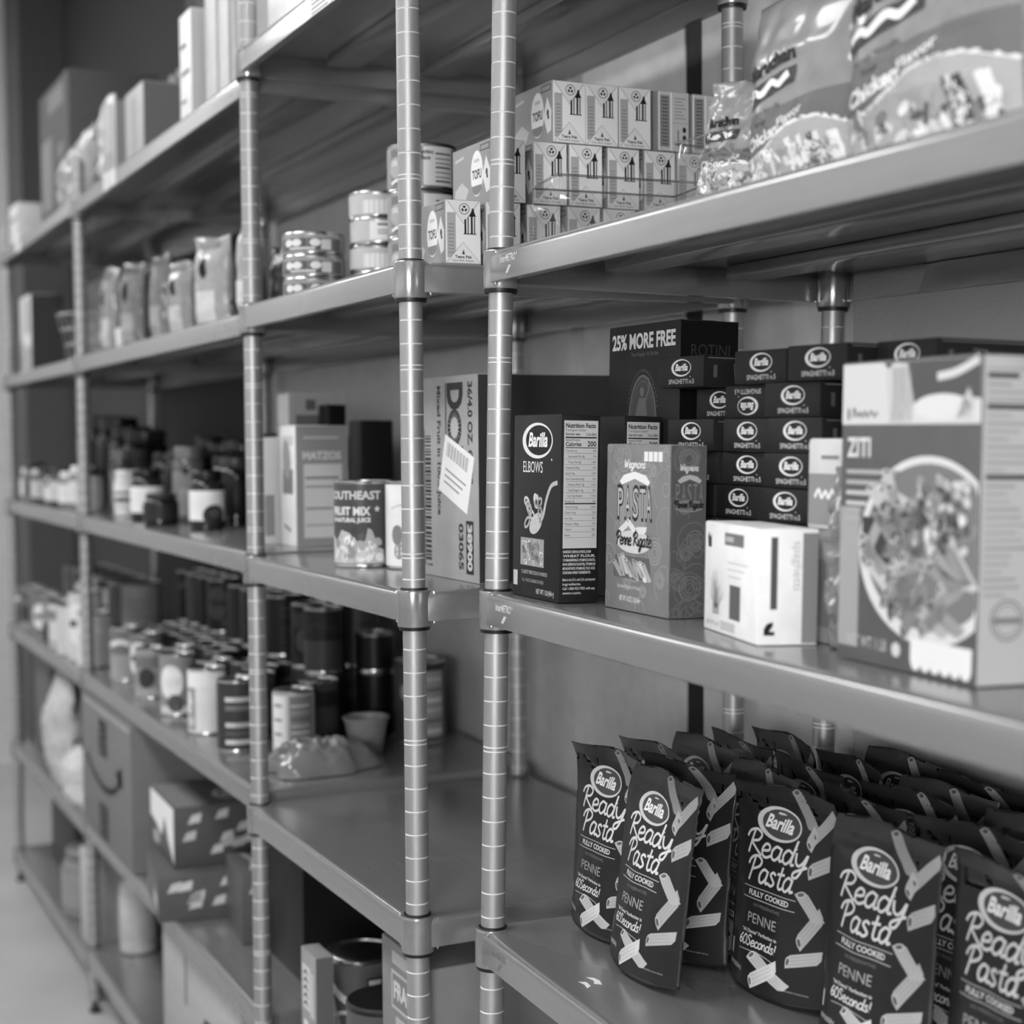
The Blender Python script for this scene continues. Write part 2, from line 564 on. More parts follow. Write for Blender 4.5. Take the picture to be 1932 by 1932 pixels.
m = MB(); m.lathe([(.52, .045), (.6, .045), (.70, .03), (.735, -.02), (.74, -.05), (.73, -1.48), (.715, -1.53), (.52, -1.53)], M_SHELF, n=32, cap0=False, cap1=False)
COLLAR = m.mesh('collar')
m = MB(); m.lathe([(.505, -1.7), (.66, -1.69), (.68, -1.6), (.68, -1.5), (.505, -1.5)], M_BLACK, n=32)
SLEEVE = m.mesh('sleeve')
m = MB(); m.lathe([(.505, .0), (.60, .0), (.59, .10), (.505, .13)], M_BLACK, n=32)
SLIP = m.mesh('sleeve_lip')
def bead(h0, h1, seed):
    r = random.Random(seed); m = MB()
    n = 18
    m.tube([(r.uniform(-.012, .012), r.uniform(-.012, .012), h0 + (h1 - h0) * k / n) for k in range(n + 1)], lambda i: .035 + .02 * r.random(), metal(225, .25, 'weld'), n=6)
    return m.mesh('weld_bead')
m = MB(); m.box(.55, -.35, -.9, .72, .35, -.1, M_SHELF, .04)
HOOK = m.mesh('hook')
BEADS = [bead(-.05, -1.4, s) for s in (1, 2, 3)]

def shelf_mesh(w, d):
    """flat sheet with rounded rim, skirts and turned-in hem; origin at the front left post centre, top at z=0"""
    R = .63
    def loop(off, z, n=6):
        pts = []
        r = max(R - off, .05)
        for cx, cy, a in ((w, 0, -90), (w, d, 0), (0, d, 90), (0, 0, 180)):
            sx = 1 if cx == 0 else -1; sy = 1 if cy == 0 else -1
            ex = max(off - R + .05, 0)
            for k in range(n + 1):
                t = math.radians(a + 90 * k / n)
                pts.append((cx + sx * ex + r * math.cos(t), cy + sy * ex + r * math.sin(t), z))
        return pts
    m = MB()
    m.loft([loop(.07, -.07), loop(.07, -1.24), loop(.42, -1.24), loop(.42, -1.31), loop(.03, -1.31), loop(0, -1.28), loop(0, -.30), loop(.025, -.19), loop(.08, -.10), loop(.15, -.045), loop(.23, -.012), loop(.32, 0)], M_SHELF)
    return m.mesh('shelf', ang=40)
def stiff_mesh(w, d):
    m = MB()
    m.box(.8, -.9, -.62, w - .8, .9, -.08, M_SHELF, ch=.06)
    return m.mesh('stiffener')
SM = {}
def unit(label, fr, x0, x1, y0, d, levels, beads=False, mark=False, own=(0, 1, 2, 3)):
    t = thing('shelving_unit', label, 'shelving unit', fr, x0, y0, 0, group='metal shelving units along the wall')
    w = x1 - x0
    key = (round(w, 2), round(d, 2))
    if key not in SM: SM[key] = (shelf_mesh(w, d), stiff_mesh(w, d))
    cs = ((0, 0), (w, 0), (0, d), (w, d))
    for i, (cx, cy) in enumerate(cs):
        if i not in own: continue
        p = share('post', POST, t, (cx, cy, 0), rz=7 * i)
        share('foot', FOOT, p)
    for n, z in enumerate(levels):
        s = share('shelf', SM[key][0], t, (0, 0, z))
        for q in (.32, .68): share('stiffener', SM[key][1], s, (0, d * q, 0))
        for i, (cx, cy) in enumerate(cs):
            if i not in own:      # hooked on to the neighbour's shelf instead of having a post here
                share('hook', HOOK, s, (cx, cy, 0)); continue
            share('collar', COLLAR, s, (cx, cy, 0), rz=11 * n + 30 * i)
            share('sleeve', SLEEVE, s, (cx, cy, 0)); share('sleeve_lip', SLIP, s, (cx, cy, 0))
            if beads and i < 2:
                sg = 1 if i == 0 else -1
                share('weld_bead', BEADS[(i + n) % 3], s, (cx + sg * .70, cy - .52, 0), rz=40 * n)
                share('weld_bead', BEADS[(i + n + 1) % 3], s, (cx - sg * .52, cy + .70, 0), rz=70 * n)
        if mark:
            sh = Sheet()
            sh.text('InterMETRO', 1.35, -.62, .30, 214 if n != 3 else 120, w=1.5, bold=.015, shear=.1)
            sh.text('®', 2.92, -.45, .14, 210)
            for q in range(3):
                sh.stroke([(1.95 + q * .09, -1.08), (2.25 + q * .09, -.78)], .05, 214 if n != 3 else 120, sm=False)
            sh.build('stamped_mark', s, lambda a, b, o: (a, -.63 - o, b))
    return t
LV = (34.48, 20.45, 6.5, -7.6, -21.6, -33.2)
UNIT_R = unit('near metal shelving unit holding pasta boxes and dark pouches, at the right', FR, 0, 46.5, 0, 16.26, (34.48, 20.42, 6.5, -7.55, -21.6, -33.2), mark=True, beads=True)
UNIT_L = unit('narrow metal shelving unit with an empty lower shelf, beside the pasta shelves', F0, -23.42, 0, 0, 16.26, LV, beads=True)
UNIT_M = unit('long metal shelving unit packed with jars and cans, second from the far end', F0, -77.9, -24.95, .83, 16.26, (33.75, 20.3, 6.6, -7.1, -20.1, -31.7), own=(0, 2))
UNIT_F = unit('farthest metal shelving unit at the end of the aisle', F0, -124.4, -80.9, 1.45, 16.26, (34.4, 20.45, 6.4, -7.7, -21.2, -33.6))
# ---------------------------------------------------------------- packages
ORDW = ('first', 'second', 'third', 'fourth', 'fifth', 'sixth', 'seventh', 'eighth', 'ninth', 'tenth', 'eleventh', 'twelfth', 'thirteenth')
def FACE_F(a, b, o): return (a, -o, b)
def face_r(w): return lambda a, b, o: (w + o, a, b)
def face_t(h): return lambda a, b, o: (a, b, h + o)

def dup(root, label, fr, x, y, z, rz=0.0, rx=0.0, ry=0.0, group=None):
    r = root.copy(); COL.objects.link(r)
    R = Matrix.Rotation(math.radians(rz), 4, 'Z') @ Matrix.Rotation(math.radians(ry), 4, 'Y') @ Matrix.Rotation(math.radians(rx), 4, 'X')
    r.matrix_world = inch(fr @ Matrix.Translation((x, y, z)) @ R)
    r['label'] = label
    if group: r['group'] = group
    for ch in root.children:
        c = ch.copy(); COL.objects.link(c); c.parent = r
        for g in ch.children:
            q = g.copy(); COL.objects.link(q); q.parent = c
    return r

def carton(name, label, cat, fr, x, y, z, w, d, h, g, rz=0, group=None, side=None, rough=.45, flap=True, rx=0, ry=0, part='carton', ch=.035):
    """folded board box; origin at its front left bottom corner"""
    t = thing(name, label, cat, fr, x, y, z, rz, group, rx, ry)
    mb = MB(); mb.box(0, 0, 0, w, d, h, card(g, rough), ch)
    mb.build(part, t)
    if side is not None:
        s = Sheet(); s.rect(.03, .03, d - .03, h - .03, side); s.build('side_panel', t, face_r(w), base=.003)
    if flap:
        mb = MB(); mb.box(.04, .05, h, w - .04, d * .62, h + .018, card(g, rough))
        mb.build('top_flap', t, smooth=False)
    return t

def nutrition(s, x0, y0, x1, y1, rows=16, g=192, cal=True):
    w, h = x1 - x0, y1 - y0
    L0 = s.L
    s.rect(x0, y0, x1, y1, g); s.L = L0 + 1
    T = lambda t, fy, hh, al='l', b=.02, ww=None: s.text(t, x0 + (.05 if al == 'l' else .95) * w, y0 + fy * h, hh, 28, align=al, bold=b, w=ww)
    T('Nutrition Facts', .945, .036 * h, ww=.88 * w, b=.03)
    T('9 servings per container', .918, .018 * h, b=0, ww=.6 * w); T('Serving size', .885, .02 * h, ww=.42 * w); T('2 oz (56g)', .885, .02 * h, 'r', ww=.3 * w)
    s.rect(x0 + .04 * w, y0 + .862 * h, x1 - .04 * w, y0 + .873 * h, 28)
    T('Amount Per Serving', .842, .014 * h, ww=.42 * w)
    T('Calories', .80, .034 * h, ww=.46 * w); T('200', .80, .042 * h, 'r', ww=.26 * w)
    s.rect(x0 + .04 * w, y0 + .785 * h, x1 - .04 * w, y0 + .791 * h, 28)
    names = ('Total Fat 1g', '  Saturated Fat 0g', '  Trans Fat 0g', 'Cholesterol 0mg', 'Sodium 0mg', 'Total Carbohydrate 42g', '  Dietary Fiber 3g', '  Total Sugars 2g', '  Incl. 0g Added', 'Protein 7g', 'Vitamin D 0mcg', 'Calcium 10mg', 'Iron 2mg', 'Potassium 130mg', 'Thiamin', 'Niacin')
    for k in range(rows):
        fy = .755 - k * .044
        if k == 10:
            s.rect(x0 + .04 * w, y0 + (fy + .030) * h, x1 - .04 * w, y0 + (fy + .040) * h, 28)
        n = names[k % 16]
        s.text(n.strip(), x0 + (.05 if not n.startswith(' ') else .12) * w, y0 + fy * h, .019 * h, 45, w=min(.55, .027 * len(n)) * w)
        s.text('%d%%' % ((k * 7) % 15), x1 - .05 * w, y0 + fy * h, .018 * h, 45, align='r')
        s.rect(x0 + .05 * w, y0 + (fy - .012) * h, x1 - .05 * w, y0 + (fy - .0095) * h, 110)
    s.L = L0

# ---- the elbows boxes
def elbows(label, x, y, rz, front=True):
    W, D, H = 4.2, 1.68, 7.2
    t = carton('pasta_box', label, 'pasta box', FR, x, y, 6.53, W, D, H, 34, rz, 'dark elbow pasta boxes')
    s = Sheet()
    s.logo(2.15, 6.2, 2.7, g=224, dark=30)
    s.text('ELBOWS', .9, 4.95, .46, 226, w=1.75)
    # spoon heaped with elbows
    s.stroke([(3.95, 4.6), (3.4, 4.45), (3.0, 3.9), (2.75, 3.3), (2.45, 3.0)], .17, 178)
    s.ell(2.1, 2.95, .62, .36, 186, rot=.5); s.L = 1
    r = random.Random(3)
    for k in range(11):
        a, b = 1.25 + r.random() * 1.25, 2.95 + r.random() * .95
        s.ring(a, b, .26 + .08 * r.random(), .2, .12, 150 + r.random() * 70, n=12, rot=r.random() * 3)
    s.L = 0
    s.rect(.75, 1.25, 2.85, 2.35, 150); s.L = 1
    for k in range(46):
        s.ring(.95 + r.random() * 1.7, 1.4 + r.random() * .8, .17, .12, .08, 120 + r.random() * 95, n=10, rot=r.random() * 3)
    s.L = 0
    s.text('"AL DENTE" PERFECTION IN 7-8 MINUTES', .85, .92, .15, 190, w=2.3)
    s.text("No. 1 ITALY'S #1 BRAND OF PASTA", .95, .6, .14, 175, w=1.9)
    s.text('NET WT 1 LB (454 g)', 2.2, .2, .2, 190, w=1.55, bold=.02)
    s.rect(.12, .4, .5, 1.0, 190)
    if front: s.build('printed_front', t, FACE_F)
    s = Sheet(); nutrition(s, .12, 2.1, D - .1, H - .22)
    for k, tx in enumerate(('INGREDIENTS: SEMOLINA (WHEAT), DURUM', 'WHEAT FLOUR.', 'VITAMINS/MINERALS: VITAMIN B3 (NIACIN),', 'IRON (FERROUS SULFATE), VITAMIN B1', 'MONONITRATE, VITAMIN B2, FOLIC ACID.', 'CONTAINS WHEAT INGREDIENTS.')):
        s.text(tx, .14, 1.92 - k * .16, .1, 210, w=1.4 if k % 5 else 1.2, bold=.02)
    for k, tx in enumerate(('Made in the U.S.A. with U.S.A. and imported', 'ingredients.', 'Call 1-800-922-7455 with any', 'comments or questions.')):
        s.text(tx, .14, .85 - k * .17, .1, 205, w=1.4 if k in (0, 2) else .8, bold=.015)
    s.build('printed_side', t, face_r(W))
    return t
elbows('dark box of elbow macaroni at the left end of the pasta shelf, front row', 1.24, .14, 1.5)
elbows('dark pasta box mostly hidden behind the elbow macaroni box', .6, 3.2, 1.0, False)

# ---- the patterned penne box
W, D, H = 4.55, 1.5, 6.1
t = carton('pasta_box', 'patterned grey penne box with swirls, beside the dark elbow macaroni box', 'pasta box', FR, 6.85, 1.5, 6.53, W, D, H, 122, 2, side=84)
def swirls(s, w, h, seed, g, n):
    r = random.Random(seed)
    for k in range(n):
        cx, cy, q = r.random() * w, r.random() * h, .2 + r.random() * .4
        for f in (1, .72, .45):
            if q * f < cx < w - q * f and q * f < cy < h - q * f:
                s.ring(cx, cy, q * f, q * f, .035, g + 12 * f, n=20)
        pts = [(max(.05, min(w - .05, cx + math.cos(a) * q * (1.1 + a * .12))), max(.05, min(h - .05, cy + math.sin(a) * q * (1.1 + a * .12)))) for a in [i * .5 for i in range(9)]]
        s.stroke(pts, .035, g, sm=False)
s = Sheet(); swirls(s, W, H, 5, 146, 26); s.L = 1
s.pen('Wegmans', 1.35, 5.25, .17, .05, 232, width=1.5)
s.poly([(1.0, 4.75), (1.3, 4.98), (2.1, 5.12), (2.9, 4.98), (3.2, 4.75), (3.05, 4.62), (2.1, 4.85), (1.15, 4.62)], 225)
s.ell(2.05, 3.85, 1.2, .95, 142)
s.L = 2
for ch, x in (('P', .85), ('A', 1.38), ('S', 1.95), ('T', 2.45), ('A', 2.9)):
    s.text(ch, x, 3.4, 1.22, 40, w=.48, bold=.05); s.L = 3; s.text(ch, x + .05, 3.45, 1.12, 176, w=.38); s.L = 2
s.L = 4
for a, b, q in ((1.35, 3.05, .5), (1.95, 3.1, -.6), (2.6, 3.0, .05)): s.penne(a, b, .7, .24, q, 220)
s.L = 3; s.ell(2.1, 2.55, 1.25, .42, 198); s.L = 6
s.pen('Penne Rigate', .85, 2.42, .27, .075, 30, width=2.5)
s.L = 1
s.poly([(.65, 1.2), (3.2, 1.2), (3.3, 1.5), (3.2, 2.02), (.75, 2.02), (.6, 1.6)], 92); s.L = 2
r = random.Random(8)
for k in range(9): s.penne(.95 + k * .26, 1.6 + r.uniform(-.12, .12), .75, .24, -.95 + r.uniform(-.25, .25), 150 + r.random() * 70)
s.L = 1
s.text('Enriched Macaroni Product', .95, .82, .15, 205, w=1.7)
s.text('NET WT 16 OZ (1 LB) 454g', 1.1, .35, .2, 215, w=1.5, bold=.02)
for k in range(4): s.rect(2.75 + k * .33, 5.5, 3.03 + k * .33, 5.85, 225)
s.build('printed_front', t, FACE_F)
s = Sheet(); swirls(s, D, H, 9, 108, 22); s.L = 1
s.pen('Wegmans', .4, 5.2, .13, .04, 205, width=.75)
s.poly([(.3, 4.85), (.5, 5.0), (.8, 5.06), (1.1, 5.0), (1.3, 4.85), (1.2, 4.75), (.8, 4.9), (.4, 4.75)], 172)
s.L = 2
for k, ch in enumerate('PASTA'):
    s.text(ch, .2 + k * .24, 4.0, .85, 60, w=.21); s.L = 3; s.text(ch, .222 + k * .24, 4.05, .75, 122, w=.17); s.L = 2
s.L = 3; s.ring(.78, 3.95, .62, .2, .03, 150); s.ell(.78, 3.95, .58, .17, 112); s.L = 4
s.pen('Penne Rigate', .18, 3.9, .13, .045, 22, width=1.2)
s.build('printed_side', t, lambda a, b, o: (W + o + .003, a, b))

# ---- small white box
W, D, H = 4.86, 1.96, 3.57
t = carton('pasta_box', 'small white pasta box lying low in front of the stacked spaghetti', 'pasta box', FR, 13.96, 1.6, 6.53, W, D, H, 236, -11)
s = Sheet()
s.rect(1.9, 2.9, 3.6, 3.3, 118)
s.L = 1; s.rect(2.0, 3.02, 2.7, 3.18, 185); s.L = 0
r = random.Random(2)
for k in range(60):
    a = r.uniform(-1.2, 1.2); l = r.uniform(.5, 1.35)
    s.stroke([(1.15, .75), (1.15 + math.sin(a) * l * .6, .75 + math.cos(a) * l)], .02, 150 + r.random() * 50, sm=False)
s.L = 1
for k in range(5): s.stroke([(.85, .6 + k * .07), (1.45, .62 + k * .07)], .03, 60, sm=False)
s.L = 0
s.rect(2.4, .55, 3.35, 1.65, 95)
for k in range(3): s.stroke([(2.2, 2.35 - k * .22), (4.0 - k * .3, 2.35 - k * .22)], .05, 205, sm=False)
s.poly([(.35, 2.75), (.65, 2.75), (.65, 3.2), (.5, 3.05), (.42, 3.25), (.3, 3.1)], 50)
s.text('NET WT 16 OZ', .3, .2, .14, 130, w=1.2); s.rect(1.6, .12, 2.9, .42, 190)
s.build('printed_front', t, FACE_F)
s = Sheet()
s.rect(D - .52, .05, D - .02, H - .12, 128); s.rect(.4, 1.1, .62, H - .25, 84)
s.text('spaghetti', 1.15, 3.2, .3, 190, w=1.5, rot=-math.pi / 2)
s.L = 1
s.poly([(.2, .3), (.55, .3), (.55, .42), (.38, .42), (.5, .6), (.5, .72), (.3, .66), (.2, .5)], 34)
s.build('printed_side', t, face_r(W))

# ---- ziti box
W, D, H = 6.24, 1.9, 8.52
t = carton('pasta_box', 'large ziti box with a bowl of pasta on the front, nearest the camera', 'pasta box', FR, 21.55, 1.62, 6.53, W, D, H, 90, -1.5, side=182)
s = Sheet()
s.rect(.03, 6.75, W - .03, H - .05, 206); s.rect(.03, .4, 1.0, 4.4, 158); s.L = 1
s.poly([(2.0, H - .06), (6.2, H - .06), (6.2, 7.4), (4.4, 7.5), (3.2, 7.3), (2.4, 8.1)], 84); s.L = 2
s.poly([(2.3, 6.8), (2.1, 8.2), (2.5, 8.45), (3.1, 8.4), (3.4, 7.4), (3.2, 6.8)], 196)
for k in range(7): s.stroke([(2.45 + k * .13, 8.3), (2.5 + k * .13, 7.5), (2.42 + k * .14, 6.85)], .05, 120 + 16 * (k % 3))
s.ell(4.6, 7.2, 1.2, .35, 214); s.poly([(5.2, 6.9), (5.7, 7.7), (5.95, 7.3), (5.8, 6.85)], 190)
s.stroke([(4.4, 8.0), (5.2, 8.1), (6.1, 8.4)], .22, 205)
s.stroke([(.55, 6.95), (.62, 7.22), (.75, 6.98), (.9, 7.1), (1.0, 6.96), (1.15, 7.12), (1.25, 6.97), (1.45, 7.12), (1.6, 6.98), (1.75, 7.1)], .06, 70); s.ell(.35, 7.05, .05, .2, 40, n=10)
s.L = 1
s.text('ZITI', .3, 5.85, .55, 214, w=1.15, bold=.03)
for k, wd in ((0, 3.2), (1, 3.1), (2, 2.6), (3, 1.0)):
    s.rect(.3, 5.35 - k * .3, .3 + wd, 5.47 - k * .3, 170 if k < 2 else 190)
s.text('COOKS IN', .3, 4.25, .17, 180, w=.85); s.text('10 MINUTES', .3, 4.0, .17, 180, w=1.1)
# the bowl
s.L = 1
bowl = [(4.1 + 3.1 * math.cos(a), 3.35 + 2.55 * math.sin(a)) for a in [math.radians(q) for q in range(0, 360, 8)]]
clip = [(min(max(x, .95), W - .04), min(max(y, .75), 5.9)) for x, y in bowl]
s.poly(clip, 212); s.L = 2
s.poly([(min(max(4.15 + 2.85 * math.cos(a), 1.15), W - .05), 3.45 + 2.25 * math.sin(a)) for a in [math.radians(q) for q in range(0, 360, 8)]], 118)
s.L = 3; s.rect(1.15, 2.9, 4.3, 4.15, 62); s.L = 4
r = random.Random(12)
for k in range(70):
    x, y = 1.5 + r.random() * 4.2, 1.35 + r.random() * 3.6
    if ((x - 4.15) / 2.6) ** 2 + ((y - 3.45) / 2.0) ** 2 > 1: continue
    s.penne(x, y, 1.1 + r.random() * .5, .4, r.uniform(-1.2, 1.0), 125 + r.random() * 75)
s.L = 7
for k in range(70):
    x, y = 3.6 + r.random() * 2.2, 3.4 + r.random() * 1.9
    s.ell(x, y, .1 + r.random() * .12, .08 + r.random() * .1, r.choice((70, 90, 150, 200, 220)), n=7, rot=r.random() * 3)
s.L = 2
s.rect(3.5, .35, W - .15, .95, 226); s.L = 3
for k in range(6): s.ell(3.75 + k * .42, .4, .24, .3, 228, n=14)
s.L = 2
s.text('NET WT 1 LB', .5, .45, .32, 176, w=1.9, bold=.02); s.ell(2.85, .55, .2, .2, 205)
s.build('printed_front', t, FACE_F)
s = Sheet()
r = random.Random(6)
for k in range(30):
    y = H - .4 - k * .2
    wd = r.uniform(.5, 1.5)
    s.rect(.15, y, .15 + wd, y + (.13 if k in (1, 5, 14) else .07), 60 if k in (1, 5, 14) else 140 + r.random() * 22)
s.ring(.95, 1.7, .55, .55, .06, 128); s.ring(.95, 1.7, .42, .42, .05, 140); s.rect(.5, 1.6, 1.4, 1.78, 130)
s.build('printed_side', t, lambda a, b, o: (W + o + .003, a, b))

# ---- tall dark rotini box with a standing figure in an oval
W, D, H = 6.05, 2.65, 11.0
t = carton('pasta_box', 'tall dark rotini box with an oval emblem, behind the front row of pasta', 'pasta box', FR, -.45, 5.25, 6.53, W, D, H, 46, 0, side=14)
s = Sheet()
s.text('25% MORE FREE', .3, 10.05, .62, 226, w=5.4, bold=.035)
s.text('Than Regular 16 Oz Size', 2.0, 9.72, .16, 120, w=2.3)
s.rect(.1, 6.0, W - .05, 6.06, 110); s.rect(.1, 5.75, W - .05, 5.8, 96)
s.L = 1; s.ell(3.05, 6.9, 1.22, 2.05, 84); s.L = 2; s.ring(3.05, 6.9, 1.22, 2.05, .09, 120); s.ring(3.05, 6.9, 1.0, 1.8, .03, 110)
s.L = 3
s.ell(3.0, 8.25, .17, .2, 122, n=14)
s.poly([(2.75, 8.0), (3.3, 8.0), (3.5, 7.2), (3.3, 6.6), (3.55, 5.4), (3.25, 5.35), (3.05, 6.3), (2.9, 5.35), (2.6, 5.4), (2.75, 6.8), (2.5, 7.3)], 118)
s.stroke([(3.3, 7.9), (3.6, 8.4), (3.55, 8.8)], .1, 118); s.stroke([(2.75, 7.9), (2.45, 7.2), (2.5, 6.6)], .09, 110)
for k in range(26):
    a = math.radians(20 + k * 5.4)
    s.rect(3.05 + 1.36 * math.cos(a) - .03, 6.9 + 2.22 * math.sin(a) - .05, 3.05 + 1.36 * math.cos(a) + .03, 6.9 + 2.22 * math.sin(a) + .05, 105)
s.L = 0
s.text('SINCE 1846', 2.35, 4.35, .18, 110, w=1.5)
s.text('COLUMBIA', .45, 2.95, .62, 74, w=5.0)
s.build('printed_front', t, FACE_F)
s = Sheet(); s.text('ROTINI', .5, 9.6, .5, 58, w=1.75); s.rect(.55, 8.3, 2.3, 8.65, 60); s.L = 1
s.text('Nutrition', .75, 8.38, .2, 25, w=1.3)
s.build('printed_side', t, lambda a, b, o: (W + o + .004, a, b))

# ---- stacked spaghetti boxes, ends to the front
W, D, H = 2.9, 10.3, 1.15
spa = carton('spaghetti_box', '', 'pasta box', FR, 0, 0, 0, W, D, H, 34, group='spaghetti boxes stacked flat at the back', flap=False, ch=.025)
s = Sheet(); s.logo(1.5, .72, 1.25, g=222, dark=34); s.text('SPAGHETTI n.5', .72, .13, .18, 214, w=1.6)
s.build('printed_end', spa, FACE_F)
s = Sheet()
s.rect(.2, H - .1, D - .2, H - .07, 120)
for k in range(3): s.ring(1.55 + (k % 2) * .22, .5 + (k // 2) * .18, .11, .11, .05, 150, n=10)
s.ring(1.66, .58, .34, .4, .03, 140, n=4, rot=.785)
for k in range(3): s.rect(2.3, .3 + k * .2, 3.6, .37 + k * .2, 90)
s.rect(.45, .35, .62, .8, 90)
s.build('printed_long_side', spa, face_r(W))
rows = {  # row: [(x, y, yaw)]
 1: [(7.4, 3.9, 3), (10.75, 4.0, 2), (14.1, 3.8, 3), (17.5, 4.3, 1)], 2: [(7.4, 4.0, 4), (10.8, 3.9, 3), (14.2, 4.0, 2), (17.5, 4.2, 2)],
 3: [(7.35, 3.9, 3), (10.6, 4.1, 3), (13.95, 3.8, 3), (17.5, 4.3, 1)], 4: [(7.4, 4.0, 2), (10.2, 4.2, 2), (13.65, 3.8, 5), (17.6, 4.5, 1)],
 5: [(7.4, 4.1, 3), (10.65, 4.2, 4), (14.0, 3.8, 4), (17.6, 4.5, 0)], 6: [(7.35, 3.8, 5), (10.85, 4.1, 2), (14.2, 3.8, 4), (17.7, 4.6, 1)],
 7: [(7.2, 5.1, 4), (10.55, 4.5, 3), (13.85, 3.9, 5), (17.8, 4.8, 1)], 8: [(6.5, 3.8, 6), (11.7, 4.0, 5), (15.35, 3.8, 6), (18.7, 4.9, 0)]}
COLN = ('first', 'second', 'third', 'fourth')
first = True
for rw_, lst in rows.items():
    for c, (x, y, a) in enumerate(lst):
        lab = 'flat dark spaghetti box, %s layer up, %s pile from the left' % (ORDW[rw_ - 1], COLN[c])
        if rw_ == 8: lab = 'dark spaghetti box on top of the %s pile from the left' % COLN[c]
        z = 6.53 + (rw_ - 1) * 1.18
        if (rw_, c) == (7, 1):
            lab = 'spaghetti box turned upside down, just under the top of the second pile'
            M = (x + W * math.cos(math.radians(a)), y, z + H)
            dup(spa, lab, FR, M[0], M[1], M[2], rz=a, ry=180)
            continue
        if first:
            first = False
            spa['label'] = lab
            spa.matrix_world = inch(FR @ Matrix.Translation((x, y, z)) @ Matrix.Rotation(math.radians(a), 4, 'Z'))
        else:
            dup(spa, lab, FR, x, y, z, rz=a)

# ---- small cheese packet and a clear bag between the white box and the ziti box
t = carton('snack_packet', 'small pale printed packet standing on edge beside the spaghetti ends', 'packet', FR, 17.75, 3.05, 10.05, 2.0, .5, 2.85, 205, 2, flap=False, ch=.1)
s = Sheet(); s.rect(.08, .15, 1.9, 1.75, 138); s.L = 1; s.stroke([(.4, 1.0), (.6, 1.25), (.75, 1.0), (.95, 1.2), (1.1, 1.0), (1.3, 1.25), (1.5, 1.05), (1.75, 1.2)], .12, 228)
s.rect(.7, 2.2, 1.6, 2.32, 130)
s.build('printed_front', t, FACE_F)
t2 = carton('pasta_box', 'plain pale packet standing upright behind the small white box', 'pasta box', FR, 17.7, 3.0, 6.53, 2.4, .75, 3.5, 150, 2, flap=False)
s = Sheet(); s.rect(.3, .5, 2.0, 2.6, 120); s.build('printed_front', t2, FACE_F)

def crumple(p, seed, amp, sc):
    q = Vector((p[0] * sc + seed * 3.1, p[1] * sc + seed, p[2] * sc))
    n = noise.noise(q) + .5 * abs(noise.noise(q * 2.3)) + .3 * noise.noise(q * 4.7)
    return n * amp

def pillow(name, label, cat, fr, x, y, z, w, h, th, mat, rz=0, rx=0, ry=0, seed=1, amp=.12, sc=1.3, group=None, seal=.06, part='film', prints=None, taper=0.0, lump=0.0):
    """filled film bag standing up: flat seams at the sides and the top, full in the middle; origin at its base centre"""
    t = thing(name, label, cat, fr, x, y, z, rz, group, rx, ry)
    def half(u, v):
        e = max(0.0, 1 - abs(2 * u - 1) ** 2.6) ** .6
        f = max(0.0, min(1.0, (1 - v) / .30)) ** .65 * (0.55 + .45 * min(1, v / .22))
        k = th / 2 * e * f
        return k
    def pt(u, v, s, off=0.0):
        k = half(u, v)
        ww = w * (1 - taper * v) * (1 - .05 * math.sin(v * math.pi))
        X = (u - .5) * ww
        Zz = v * h
        n = crumple((X, Zz * .8, s), seed, amp, sc)
        l = lump * math.sin(X * 2.1 + seed) * math.sin(Zz * 1.7 + 1) if lump else 0
        edge = min(1, k / (th * .2 + 1e-6))
        yy = s * (k + off) + (n * (.3 + .7 * edge) * (1 if s < 0 else .6)) - abs(l) * (1 if s < 0 else -1) * edge
        top = (1 - (1 - v) / .12) if v > .88 else 0
        return (X + .3 * n * (1 - edge), yy + .15 * math.sin(u * 7 + seed) * top, max(0, Zz + .25 * n * v - (.12 * math.sin(u * 5 + seed * 2) * top)))
    mb = MB()
    nu, nv = 40, 44
    mb.grid(lambda a, b: pt(a, b, -1), nu, nv, mat)
    mb.grid(lambda a, b: pt(1 - a, b, 1), nu, nv, mat)
    bm = bmesh.new()
    me = mb.mesh(part, recalc=False)
    bm.from_mesh(me)
    bmesh.ops.remove_doubles(bm, verts=bm.verts, dist=.0008)
    es = [e for e in bm.edges if e.is_boundary]
    bmesh.ops.holes_fill(bm, edges=es, sides=0)
    bmesh.ops.recalc_face_normals(bm, faces=bm.faces)
    bm.to_mesh(me); bm.free()
    o = bpy.data.objects.new(part, me); COL.objects.link(o); o.parent = t
    if prints:
        def fn(a, b, off):
            return pt(min(max(a / w + .5, .01), .99), min(max(b / h, .01), .99), -1, off)
        for nm, sh in prints: sh.build(nm, t, fn, lim=.22, base=.02, step=.008)
    return t
def film(g, rough=.18, bump=.35, tag='film', coat=.5):
    k = (tag, g)
    if k not in MATS:
        m, nt, b = new_mat('%s_%d' % (tag, g))
        b.inputs['Roughness'].default_value = rough
        b.inputs['Coat Weight'].default_value = coat
        b.inputs['Specular IOR Level'].default_value = .3
        b.inputs['Coat Roughness'].default_value = .08
        vary(nt, b, g, .12, 45.0, bump=bump, bump_scale=70.0)
        MATS[k] = m
    return MATS[k]
pillow('plastic_bag', 'crumpled clear and grey plastic bag tucked left of the ziti box', 'bag', FR, 20.5, 2.9, 6.55, 1.9, 5.4, 1.5, film(120), seed=5, amp=.3, sc=2.2, rz=-4)

